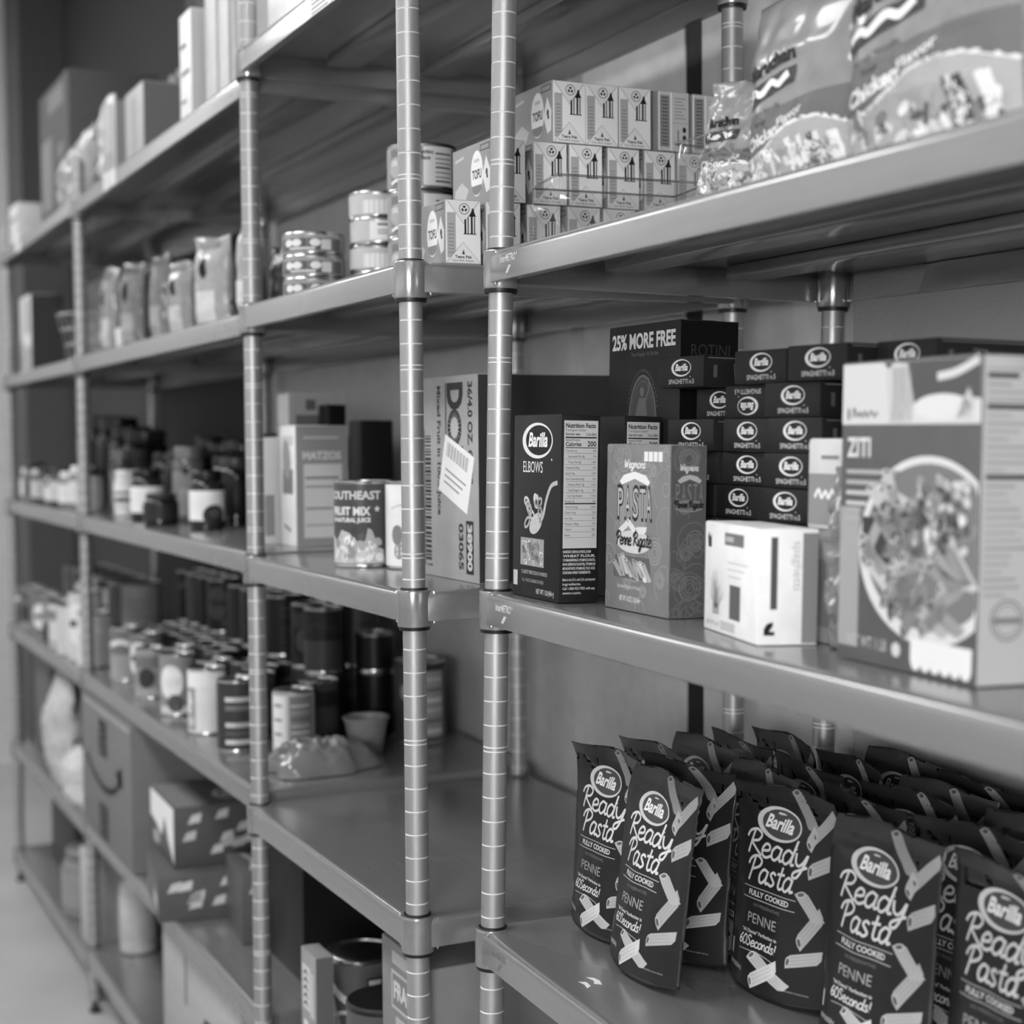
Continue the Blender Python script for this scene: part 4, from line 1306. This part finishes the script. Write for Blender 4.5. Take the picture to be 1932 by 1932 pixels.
# ---------------------------------------------------------------- lowest bay of the narrow unit
LZ = -21.58
s = Sheet()
s.poly([(-3.0, .4), (-1.2, .4), (-1.0, 3.0), (-1.8, 5.2), (-3.0, 5.6)], 176); s.stroke([(-1.6, 5.0), (-.9, 4.4), (-.1, 4.1)], .4, 226); s.stroke([(-1.5, 3.4), (-.6, 3.6), (-.7, 2.4), (-1.3, 2.0)], .22, 214)
s.rect(.5, 5.0, 1.4, 5.5, 22); s.L = 1; s.rect(.6, 5.12, 1.3, 5.38, 220); s.text('B', .55, 3.9, .6, 200, w=.45); s.text('C', .55, 2.9, .7, 200, w=.5); s.text('B', .6, 1.9, .6, 200, w=.45)
t = can('large tin with bold lettering below the empty shelf', F0, -18.6, 4.2, LZ, 2.12, 6.4, 92, s, 'large tins under the empty shelf')
mb = MB(); mb.lathe([(1.5, 6.3), (1.55, 6.42), (1.2, 6.52), (.3, 6.5)], M_BLACK, n=28); mb.build('plastic_lid', t)
t = can('large plain tin with a black lid, right of the lettered one', F0, -10.4, 2.4, LZ, 1.9, 6.6, 84, None, 'large tins under the empty shelf')
mb = MB(); mb.lathe([(1.93, 6.35), (1.95, 6.55), (1.85, 6.68), (.3, 6.66)], M_BLACK, n=28); mb.build('plastic_lid', t)
t = small_box('tall pale packet with dark lettering at the left of the large tins', -17.9, .5, LZ, 2.4, 1.0, 7.4, 150, [(.4, .3, 1.1, 3.6, 225), (.2, 4.2, 1.5, 6.6, 205), (1.5, 4.0, 2.1, 6.4, 190, 1)], sidec=104)
s = Sheet(); s.L = 2
for k in range(5): s.stroke([(.4, 4.4 + k * .42), (.8, 4.62 + k * .42), (1.2, 4.45 + k * .42)], .09, 60); s.stroke([(.7, 4.4 + k * .42), (.9, 4.7 + k * .42)], .08, 60, sm=False)
s.build('printed_front', t, FACE_F)
t = carton('cardboard_box', 'cardboard carton marked fragile, under the empty shelf by the front post', 'box', F0, -6.35, .75, LZ, 5.9, 7.0, 11.3, 128, 0, rough=.7)
s = Sheet()
s.rect(1.2, 8.2, 5.2, 10.0, 178); s.L = 1; s.rect(1.35, 8.35, 5.05, 9.85, 120); s.L = 2; s.text('FRAGILE', 1.5, 8.75, .8, 196, w=3.4, bold=.05); s.L = 0
s.rect(1.3, 10.3, 4.4, 10.9, 176); s.rect(1.7, 7.3, 3.6, 7.9, 172); s.stroke([(3.2, 6.9), (4.2, 6.0), (5.6, 5.0)], .1, 90)
s.build('printed_front', t, FACE_F)
small_box('dark carton at the back of the bay under the empty shelf', -24.0, 9.2, LZ, 8.2, 5.0, 10.0, 44, [(1.0, 6.5, 1.5, 8.8, 190)], sidec=50)
pillow('snack_bag', 'shiny crinkled bag at the back under the empty shelf', 'bag', F0, -11.5, 10.5, LZ, 6.5, 8.5, 3.0, film(90), seed=13, amp=.3, sc=1.8)

# ---------------------------------------------------------------- long unit: jars on the middle shelf
def jar_parts(r, h, g, capg, lab, seed):
    k = ('jar', r, h, g, capg, lab)
    if k not in SM:
        b = MB(); b.lathe([(r * .86, 0), (r, .12), (r, h * .72), (r * .9, h * .8), (r * .78, h * .84)], plastic(g, .08, 'glass_jar'), n=28)
        c = MB(); c.lathe([(r * .84, h * .84), (r * .86, h * .86), (r * .86, h * .98), (r * .8, h)], plastic(capg, .3, 'jar_cap'), n=28)
        l = MB(); l.lathe([(r * 1.0, h * .16), (r * 1.012, h * .165), (r * 1.012, h * .66), (r * 1.0, h * .665)], card(lab, .4), n=28, cap0=False, cap1=False)
        SM[k] = (b.mesh('glass_body'), c.mesh('cap'), l.mesh('paper_label'))
    return SM[k]
def jar(label, x, y, z, r, h, g, capg, lab, sheet=None, group='jars on the long unit', name='glass_jar'):
    t = thing(name, label, 'jar', F0, x, y, z, 0, group)
    for n, me in zip(('glass_body', 'cap', 'paper_label'), jar_parts(r, h, g, capg, lab, 0)): share(n, me, t)
    if sheet: sheet.build('printed_label', t, cyl(r * 1.012), lim=.3)
    return t
Z3 = 6.62
s = Sheet(); s.rect(-1.0, 1.25, 1.0, 1.6, 60); s.rect(-1, 1.9, 1, 2.1, 90)
jar('small white jar with dark bands, leftmost of the pale jars', -72.4, 3.2, Z3, .95, 3.9, 215, 220, 222, s)
def jam(): 
    s = Sheet(); s.ell(.75, 1.05, .85, .75, 44); s.L = 1; s.ell(.85, 1.2, .45, .35, 80); return s
jar('jar with white label and dark lid, second of the pale jars', -64.3, 3.2, Z3, 1.3, 4.1, 40, 26, 236, jam())
jar('squat dark jar in front of the first white labelled jar', -56.6, 2.5, Z3, 1.3, 2.4, 34, 60, 48)
s = Sheet(); s.rect(-.6, .5, .6, 2.6, 150); s.ell(0, 4.0, .25, .3, 30)
jar('tall grey bottle between the two white labelled jars', -60.3, 5.6, Z3, 1.25, 5.9, 92, 110, 120, s)
jar('jar with white label and dark lid, rightmost of the pale jars', -48.9, 4.0, Z3, 1.25, 4.2, 40, 26, 236, jam())
k = 0
r = random.Random(21)
for row, (y, h, xs) in enumerate(((7.6, 5.2, (-74.5, -71.2, -67.9, -64.4, -56.4, -52.8, -45.2)), (11.2, 6.4, (-73.8, -70.4, -66.9, -63.5, -60.0, -56.5, -53.1, -49.6, -46.0, -42.5)), (14.6, 6.6, (-74, -70.6, -67.2, -63.6, -60.2, -56.6, -53.2, -49.8)))):
    for n, x in enumerate(xs):
        jar('dark lidded jar, %s row of the jar shelf, %s from the far end' % (('second', 'third', 'rear')[row], ORDW[n]), x, y + r.uniform(-.3, .3), Z3, 1.45, h + r.uniform(-.3, .3), r.choice((18, 24, 30)), r.choice((24, 40, 60)), r.choice((24, 34, 52, 70)))
jar('pale jar standing at the far end of the jar shelf', -75.8, 3.6, Z3, 1.0, 5.6, 60, 90, 110)

# ---- cans on the shelf below
Z4 = -7.08
front = [(-71.0, 2.7, 4.5, 160, 3, 0), (-66.6, 3.4, 4.4, 120, 6, 0), (-61.0, 2.6, 3.9, 150, 4, 0), (-52.4, 2.5, 4.5, 140, 2, 0), (-44.1, 2.5, 4.5, 226, 1, 0), (-37.3, 2.7, 4.6, 60, 5, 0), (-32.6, 5.0, 4.4, 190, 9, 0), (-35.7, 7.7, 4.4, 64, 8, 1), (-56.8, 3.6, 4.4, 66, 7, 1), (-48.3, 4.2, 4.4, 70, 11, 1), (-40.8, 5.0, 4.4, 80, 12, 1)]
for n, (x, y, h, g, sd, dk) in enumerate(front):
    r_ = 1.32
    if n == 3:
        s = Sheet(); s.ell(-.25, 2.5, .95, 1.2, 236); s.L = 1; s.ell(.1, .95, .62, .65, 84, rot=.5); s.L = 0; s.rect(-1.2, .2, 1.4, .75, 215)
    elif n == 4:
        s = Sheet(); s.rect(-1.7, 3.3, 1.7, 4.2, 236); s.rect(-1.8, .3, -.6, 3.2, 150); s.L = 1; s.ell(-1.2, 2.2, .3, .8, 236); s.ell(-1.1, .9, .35, .4, 210)
    elif n == 5:
        s = Sheet()
        for k in range(6): s.rect(-.6, .5 + k * .55, 1.5, .8 + k * .55, (214, 90, 200, 60, 120, 205)[k])
    elif n == 6:
        s = Sheet(); s.rect(-1.6, .3, -.3, 4.1, 228); s.rect(-.1, .3, 1.6, 4.1, 130); s.L = 1
        for k in range(8): s.rect(0, .5 + k * .42, 1.3, .62 + k * .42, (180, 90, 160, 200)[k % 4])
        for k in range(4): s.rect(-1.3, .7 + k * .9, -.6, .9 + k * .9, 150)
    else: s = plain_sheet(r_, h, sd, bool(dk))
    lab = ('banded pale can at the far end of the front row of cans', 'grey can second from the far end of the cans', 'patterned can third from the far end of the cans', 'can with a white disc and a dark spot on its label', 'bright white can in the front row, left of the striped one', 'dark can with pale stripes beside the near post', 'can with a half white, half grey label beyond the near post', 'plain dark can behind the half white one', 'dark can between the patterned can and the disc can', 'dark can behind and between the disc can and the white can', 'dark can behind and between the white can and the striped can')[n]
    can(lab, F0, x, y, Z4, r_, h, g, s, 'cans on the long unit')
r = random.Random(31)
rowsC = ((6.2, (-72, -68.9, -65.8, -62.6, -59.5, -56.3, -53.1, -46.6, -43.6)), (9.2, (-73.5, -70.4, -67.3, -64.1, -61, -57.8, -54.6, -51.4, -48.2, -45, -41.9, -38.7)), (12.3, (-72.5, -69.4, -66.2, -63.1, -60, -56.8, -53.6, -50.4, -47.2, -44, -40.9)), )
for row, (y, xs) in enumerate(rowsC):
    for n, x in enumerate(xs):
        g = r.choice((26, 34, 44, 58, 76))
        yy = y + r.uniform(-.2, .2)
        near = row == 0
        can('dark can of the long unit, bottom tier, %s row back, %s from the far end' % (ORDW[row + 1], ORDW[n]), F0, x, yy, Z4, 1.32, 4.4, g, plain_sheet(1.32, 4.4, r.randrange(40), True), 'cans on the long unit')
        if row > 0 and not (n % 5 == 4):
            can('dark can of the long unit, upper tier, %s row back, %s from the far end' % (ORDW[row + 1], ORDW[n]), F0, x + r.uniform(-.1, .1), yy, Z4 + 4.42, 1.32, 4.4, r.choice((22, 30, 46, 70)), plain_sheet(1.32, 4.4, r.randrange(40), True), 'cans on the long unit')
can('black can standing behind the plain dark can', F0, -37.6, 12.4, Z4, 1.32, 4.4, 16, None, 'cans on the long unit')
can('black can stacked on top of another behind the plain dark can', F0, -37.6, 12.4, Z4 + 4.42, 1.32, 2.6, 16, None, 'cans on the long unit')
s = Sheet(); s.rect(-2.2, .3, -.1, 5.0, 60); s.rect(.1, .4, 1.9, 4.8, 140); s.L = 1
for k in range(6): s.rect(.2, .7 + k * .68, 1.8, .95 + k * .68, (190, 100, 170)[k % 3])
s.ell(-1.0, 3.4, .3, .5, 150)
can('tall wide tin at the back by the near post, with a pale striped panel', F0, -34.6, 14.4, Z4, 1.75, 5.4, 50, s, 'cans on the long unit')
# plastic tub, foil bag
t = thing('plastic_tub', 'open grey plastic tub behind the crumpled foil bag', 'tub', F0, -32.0, 9.6, Z4)
mb = MB(); mb.lathe([(.95, 0), (1.0, .05), (1.38, 2.2), (1.5, 2.22), (1.5, 2.38), (1.36, 2.38), (1.3, 2.2), (.92, .1), (.3, .08)], plastic(140, .3, 'tub_plastic'), n=32); mb.build('tub', t)
t = thing('snack_bag', 'crumpled shiny foil snack bag lying on the can shelf by the near post', 'bag', F0, -28.4, 5.1, Z4, 78)
def crump(u, v):
    a = u * TAU
    rim = 1 + .16 * math.sin(3 * a + 1) + .1 * math.sin(5 * a)
    x, y = 3.3 * v * rim * math.cos(a), 2.3 * v * rim * math.sin(a)
    q = Vector((x * .55 + 9, y * .8, 3.0))
    rid = 1 - abs(noise.noise(q)) * 2.2
    rid2 = 1 - abs(noise.noise(q * 2.6)) * 2.0
    return (x, y, .05 + max(0, 1 - v ** 2.2) ** .55 * (1.25 + .55 * rid + .28 * rid2))
mb = MB(); mb.grid(crump, 64, 30, film(118, .14, .5, 'foil_film'), wrap=True)
mb.grid(lambda u, v: (crump(1 - u, 1 - v)[0], crump(1 - u, 1 - v)[1], .03), 64, 6, film(110), wrap=True)
mb.build('foil', t, recalc=False, ang=38)

# ---- upper shelf: standing bags
Z2 = 20.32
bag_spec = [(-76.4, 3.2, 2.6, 7.6, 150, 'pale standing bag with a round mark, at the far end of the bag shelf'), (-67.6, 3.2, 3.4, 7.2, 118, 'grey standing bag with a dark round mark, second from the far end'),
            (-58.6, 3.4, 2.4, 6.9, 120, 'narrow grey bag standing in the middle of the bag shelf'), (-51.6, 3.2, 3.0, 5.6, 150, 'pale bag with a dark oval, middle of the bag shelf'),
            (-43.0, 3.2, 4.2, 6.4, 164, 'pale bag with a dark oval, second from the near end'), (-36.0, 3.6, 1.5, 6.6, 170, 'slim pale bag beside the near post')]
for n, (x, y, w, h, g, lab) in enumerate(bag_spec):
    s = Sheet()
    if n in (0, 1, 3, 4): s.ell(-.1, h * .66, w * .12, h * .11, 14, n=16)
    s.rect(-w * .3, h * .1, w * .28, h * .42, min(235, g + 45)); s.rect(-w * .35, h * .86, w * .35, h * .95, g - 40)
    pillow('food_bag', lab, 'bag', F0, x, y, Z2, w, h, 1.7, film(g, .25, .3), rz=18, seed=20 + n, amp=.12, group='bags standing on the long unit', prints=[('printed_film', s)])
for n, x in enumerate((-72, -62.8, -55, -47.2, -39.2)):
    pillow('food_bag', 'dark bag in the second row of the bag shelf, %s from the far end' % ORDW[n], 'bag', F0, x, 7.0, Z2, 3.4, 5.6 - .3 * (n % 2), 1.6, film((40, 60, 46, 52, 30)[n], .25, .3), rz=14, seed=40 + n, amp=.12, group='bags standing on the long unit')
small_box('white box low among the bags at the far end', -71.2, 2.4, Z2, 1.8, 1.2, 2.0, 215)

# ---- top shelf boxes
Z1 = 33.77
t = small_box('white carton with dark writing on the top shelf of the long unit', -44.6, 1.5, Z1, 3.0, 2.2, 7.7, 236, [(.4, 3.6, 2.6, 3.9, 120), (.3, 5.4, 1.8, 5.7, 90), (.3, 1.8, 1.6, 2.0, 90)], sidec=190)
small_box('tall pale carton right of the white one on the top shelf', -41.0, 2.3, Z1, 2.6, 3.0, 14, 208, sidec=206)
small_box('tallest pale carton on the top shelf, nearest the near post', -37.6, 2.3, Z1, 3.2, 3.4, 14, 212, [(2.2, .2, 3.0, 13.8, 130)], sidec=208)
small_box('mid grey carton on the top shelf with a dark square stamp', -66.0, 2.4, Z1, 6.4, 5.0, 6.7, 176, [(2.5, .5, 4.0, 6.0, 160)], [(2.4, .9, 4.2, 2.6, 90)], sidec=108)
small_box('pale carton at the left of the grey one on the top shelf', -73.6, 2.2, Z1, 4.8, 4.0, 7.0, 182, [(3.4, .2, 3.8, 6.8, 96), (.5, .6, 2.8, 3.2, 160)], sidec=150)
t = thing('bottle_case', 'film wrapped case of dark bottles on the top shelf', 'bottles', F0, -77.3, 7.6, Z1)
for i in range(3):
    for j in range(3):
        mb = MB(); mb.lathe([(1.25, 0), (1.35, .2), (1.35, 6.2), (1.15, 8.0), (.5, 9.6), (.5, 10.4)], plastic((26, 40, 60)[(i + j) % 3], .12, 'bottle_plastic'), n=20)
        o = mb.build('bottle', t); o.location = ((1.4 + i * 2.75) * I, (1.4 + j * 2.75) * I, 0)
        mb = MB(); mb.lathe([(.52, 10.2), (.58, 10.25), (.58, 10.9), (.5, 10.95)], plastic(150, .3, 'bottle_cap'), n=16); mb.build('cap', o)
        mb = MB(); mb.lathe([(1.36, 2.4), (1.365, 2.42), (1.365, 4.6), (1.36, 4.62)], card(120, .4), n=20, cap0=False, cap1=False); mb.build('paper_label', o)
t = carton('cardboard_box', 'dark carton stacked upright at the back of the top shelf', 'box', F0, -67.5, 7.8, Z1, 7.0, 6.5, 16, 36)
s = Sheet(); s.rect(1, 9, 5.5, 12, 16); s.rect(3, 5.6, 6.3, 8.4, 90); s.build('printed_front', t, FACE_F)
pillow('snack_bag', 'bright crinkled bag perched over the pale carton on the top shelf', 'bag', F0, -75.4, 3.2, Z1, 2.6, 8.6, 2.0, film(190, .14, .5, 'foil_film'), seed=51, amp=.4, sc=1.6)
for n, x in enumerate((-84.5, -89.5, -94.5)):
    pillow('snack_bag', ('pale crinkled bag at the near end of the far top shelf', 'second pale crinkled bag on the far top shelf', 'third pale crinkled bag on the far top shelf')[n], 'bag', F0, x, 3.2, 34.42, 4.6, 7.0 - n * .4, 2.4, film((176, 160, 150)[n], .16, .5, 'foil_film'), seed=53 + n, amp=.35, sc=1.4)
def hung_tag(label, x, y, z, w, h):
    t = thing('paper_tag', label, 'tag', F0, x, y, z)
    mb = MB(); mb.box(0, -.012, 0, w, 0, h, card(232, .5)); mb.build('tag_sheet', t, smooth=False)
    s = Sheet()
    for k in range(5): s.rect(.4, h - .3 - k * .22, w - .5 - .3 * (k % 2), h - .24 - k * .22, 120)
    s.build('printed_lines', t, lambda a, b, o: (a, -.012 - o, b))
hung_tag('white paper tag stuck on the top shelf edge, by the grey carton', -64.0, .19, 32.5, 4.4, 1.25)
hung_tag('white printed tag on the top shelf edge of the narrow unit', -10.95, -.635, 33.2, 3.2, 1.25)
small_box('bright white carton on the top shelf of the narrow unit', -22.6, .9, 34.5, 8.4, 5.0, 5.5, 240, [(6.4, .3, 8.0, 1.0, 200)], sidec=200)
small_box('grey carton behind the white one on the top shelf of the narrow unit', -12.2, 2.2, 34.5, 9.0, 6.0, 6.5, 150, sidec=120)

# ---- below: parcel box, display cartons
Z5 = -20.08
t = carton('parcel_box', 'big brown parcel box on its side with a curved arrow mark', 'box', F0, -77.1, .05, Z5 + .02, 19.6, 12.0, 11.4, 122, 0, rough=.7, flap=False)
s = Sheet()
s.stroke([(1.8, 6.3), (3.6, 5.7), (5.6, 5.1), (8.9, 4.6), (12.3, 4.9), (14.9, 5.9), (15.9, 6.8)], .62, 26)
s.poly([(13.6, 6.7), (16.3, 7.6), (16.4, 5.9), (15.4, 5.8)], 26)
s.L = 1
s.rect(7.4, 7.2, 10.6, 10.2, 34); s.rect(7.2, .3, 10.6, 3.2, 34); s.L = 2
for k in range(4): s.rect(8.2 + .2 * (k % 2), 7.6 + k * .65, 9.6, 7.85 + k * .65, 96); s.rect(8.0, .6 + k * .65, 9.4 + .2 * (k % 2), .85 + k * .65, 90)
s.L = 0
s.rect(1.0, 10.7, 19.0, 11.1, 160)
s.build('printed_front', t, FACE_F)
def display(label, x, y, z, w, d, h, rz, seed):
    t = carton('display_carton', label, 'box', F0, x, y, z, w, d, h, 90, rz, 'printed display cartons under the can shelf', flap=False)
    q = random.Random(seed); s = Sheet()
    for k in range(12):
        a, b = .4 + q.random() * (d - 1.6), .3 + q.random() * (h - 1.0)
        s.poly([(a, b), (a + .9, b + .1), (a + 1.0, b + .75), (a + .3, b + .6)], 205 + q.random() * 25)
    s.build('printed_side', t, face_r(w))
    return t
t = display('printed display carton at the bottom of the stack, jutting over the shelf edge', -53.3, .2, Z5 + .02, 9.0, 8.6, 3.05, -8, 1)
s = Sheet(); s.rect(.3, .3, 8.6, 2.6, 104); s.L = 1; s.rect(5.5, .6, 8.0, 1.6, 190); s.build('printed_front', t, FACE_F)
t = display('display carton with a white slanted end, on top of the stack under the cans', -55.0, .9, Z5 + 3.1, 8.5, 8.2, 4.25, -2, 2)
s = Sheet(); s.poly([(.1, 4.15), (8.4, 4.15), (8.4, .2), (6.4, 1.6), (5.2, 3.0), (4.2, 1.4), (2.4, 1.9), (.1, 2.2)], 236); s.L = 1; s.ell(2.2, .9, 1.2, .5, 170); s.build('printed_front', t, FACE_F)
s = Sheet(); s.L = 2; s.ring(5.4, 4.4, 1.5, .9, .3, 215); s.L = 3; s.ell(5.4, 4.4, .6, .35, 205); s.L = 2
for k in range(4): s.stroke([(1.0 + k, 6.8), (2.0 + k, 7.3), (3.0 + k, 6.9)], .35, 190)
s.rect(.1, .1, 8.4, 2.6, 130)
s.build('printed_mark', t, lambda a, b, o: (a, b, 4.25 + o))
t = display('display carton behind, right of the white ended one', -43.2, 3.4, Z5 + .02, 6.0, 7.6, 4.6, -6, 3)
s = Sheet()
for k in range(5): s.stroke([(.6, 1 + k * 1.2), (2.4, 1.3 + k * 1.2), (4.8, .9 + k * 1.2)], .3, 200)
s.build('printed_top', t, face_t(4.6))
small_box('dark carton at the near end under the can shelf', -35.2, 4.0, Z5, 7.0, 6.0, 8.4, 34, sidec=28)
# level with the floor shelf
Z6 = -31.68
t = carton('cardboard_box', 'wide pale carton with hand holes on the bottom shelf of the long unit', 'box', F0, -54.4, 1.5, Z6, 21.0, 10.0, 9.9, 178, 0, rough=.7, flap=False)
s = Sheet(); s.rect(6.6, 4.5, 7.2, 8.0, 110); s.poly([(10.5, 3.0), (16.5, 3.0), (16, 5.6), (12, 5.2)], 40); s.build('hand_hole', t, FACE_F)
jar('translucent grey jug on the bottom shelf of the long unit', -70.6, 8.0, Z6, 2.6, 8.0, 84, 60, 96, None, 'jugs on the bottom shelves', 'plastic_jug')
jar('white jug on the bottom shelf beside the unit joint', -75.4, 4.2, Z6, 1.6, 7.6, 190, 70, 196, None, 'jugs on the bottom shelves', 'plastic_jug')

# ---------------------------------------------------------------- farthest unit
t = carton('cardboard_box', 'grey carton on the top shelf of the farthest unit', 'box', F0, -116, 4, 34.42, 17, 9, 15.5, 92, rough=.7)
s = Sheet(); s.rect(1, 3, 7, 10.5, 130); s.rect(5, 12.8, 14, 14.8, 122); s.rect(10.5, 7.5, 14, 9.0, 112); s.rect(.2, .1, 16.8, 1.2, 46); s.build('printed_front', t, FACE_F)
small_box('white tub on the far top shelf, by the end of the aisle', -123.0, 1.6, 34.42, 6.0, 3.5, 4.6, 216, [(.3, 2.8, 6, 3.2, 120)])
hung_tag('white tag on the top shelf edge of the farthest unit', -113.4, .81, 33.1, 3.0, 1.9)
small_box('plain grey carton on the second shelf of the farthest unit', -119, 8, 20.47, 17, 8, 9.5, 130)
small_box('white box on the second shelf of the farthest unit', -123.5, 2.6, 20.47, 7.6, 3.6, 8.6, 214, [(3.8, 4.4, 6.4, 8.2, 150), (.6, .6, 2, 3.6, 130), (3.4, .3, 7.2, 3.0, 160)], sidec=60)
t = thing('wire_basket', 'round wire basket on the second shelf near the unit joint', 'basket', F0, -90.0, 5.0, 20.47)
for k in range(4):
    mb = MB(); rr = 3.0 + k * .35
    mb.tube([(rr * math.cos(TAU * i / 28), rr * math.sin(TAU * i / 28), .15 + k * 1.4) for i in range(29)], .1, plastic(150, .3, 'basket_wire'), n=6); mb.build('hoop', t)
for k in range(10):
    a = TAU * k / 10
    mb = MB(); mb.tube([(0, 0, .1), (3.0 * math.cos(a), 3.0 * math.sin(a), .12), (4.05 * math.cos(a), 4.05 * math.sin(a), 4.35)], .08, plastic(150, .3, 'basket_wire'), n=6); mb.build('rib', t)
r = random.Random(77)
for n, (x, y, h, rr, g, cap) in enumerate(((-121.5, 3.2, 3.6, 1.3, 214, 220), (-117.8, 3.0, 4.2, 1.2, 90, 30), (-113.8, 3.2, 3.6, 1.3, 205, 210), (-109.8, 3.0, 3.8, 1.2, 170, 60), (-105.6, 3.4, 3.0, 1.4, 220, 190), (-101.2, 3.0, 3.9, 1.3, 200, 40), (-97.0, 3.2, 3.6, 1.3, 226, 226), (-92.4, 3.4, 4.2, 1.3, 216, 230), (-87.6, 3.2, 4.0, 1.3, 190, 60))):
    jar('small jar, front row of the farthest unit, %s from the aisle end' % ORDW[n], x, y, 6.42, rr, h, r.choice((60, 120, 180)), cap, g, None, 'jars on the farthest unit')
for n, (x, h) in enumerate(((-114.0, 8.5), (-108.0, 9.2), (-102.0, 9.0), (-96.0, 8.0), (-90.0, 7.6))):
    jar('tall black jar, rear row of the farthest unit, %s from the aisle end' % ORDW[n], x, 9.0, 6.42, 2.2, h, 20, 26, 30, None, 'jars on the farthest unit')
for n, (x, y, h, g) in enumerate(((-122.2, 2.8, 4.4, 70), (-117.6, 2.6, 4.4, 90), (-113.0, 2.9, 4.4, 110), (-108.4, 2.6, 4.4, 120), (-103.8, 2.8, 4.4, 60), (-99.4, 2.7, 4.6, 214), (-94.2, 2.6, 4.9, 205), (-89.0, 2.8, 6.6, 206), (-84.8, 2.8, 5.0, 214))):
    can('can in the front row of the farthest unit, %s from the aisle end' % ORDW[n], F0, x, y, -7.68, 1.6, h, g, plain_sheet(1.6, h, n + 3), 'cans on the farthest unit')
for n, x in enumerate((-118, -112, -106, -100, -94)):
    can('large can, rear row of the farthest unit, %s from the aisle end' % ORDW[n], F0, x, 8.5, -7.68, 2.6, 6.8, (100, 80, 110, 60, 90)[n], plain_sheet(2.6, 6.8, n + 9), 'cans on the farthest unit')
t = small_box('tall grey carton on the lower shelf of the farthest unit', -119, 2.6, -21.18, 10, 9, 11.5, 100)
pillow('white_sack', 'lumpy white sack on the lower shelf of the farthest unit', 'bag', F0, -99.5, 2.6, -21.18, 9, 10.5, 4, film(196, .5, .2, 'sack_film'), seed=61, amp=.5, sc=.7)
pillow('white_sack', 'second white sack slumped by the parcel box', 'bag', F0, -88.6, 2.2, -21.18, 7, 5.2, 3.4, film(206, .5, .2, 'sack_film'), seed=63, amp=.5, sc=.8)
small_box('dark carton on the bottom shelf of the farthest unit', -118, 4, -33.58, 14, 9, 9.5, 60)
jar('pale tub on the bottom shelf of the farthest unit', -95.5, 4.2, -33.58, 3.0, 6.5, 130, 120, 150, None, 'jugs on the bottom shelves', 'plastic_jug')
small_box('pale carton standing on the bottom shelf beside the unit joint', -88.0, 1.6, -33.58, 4.4, 3.0, 8.6, 190)
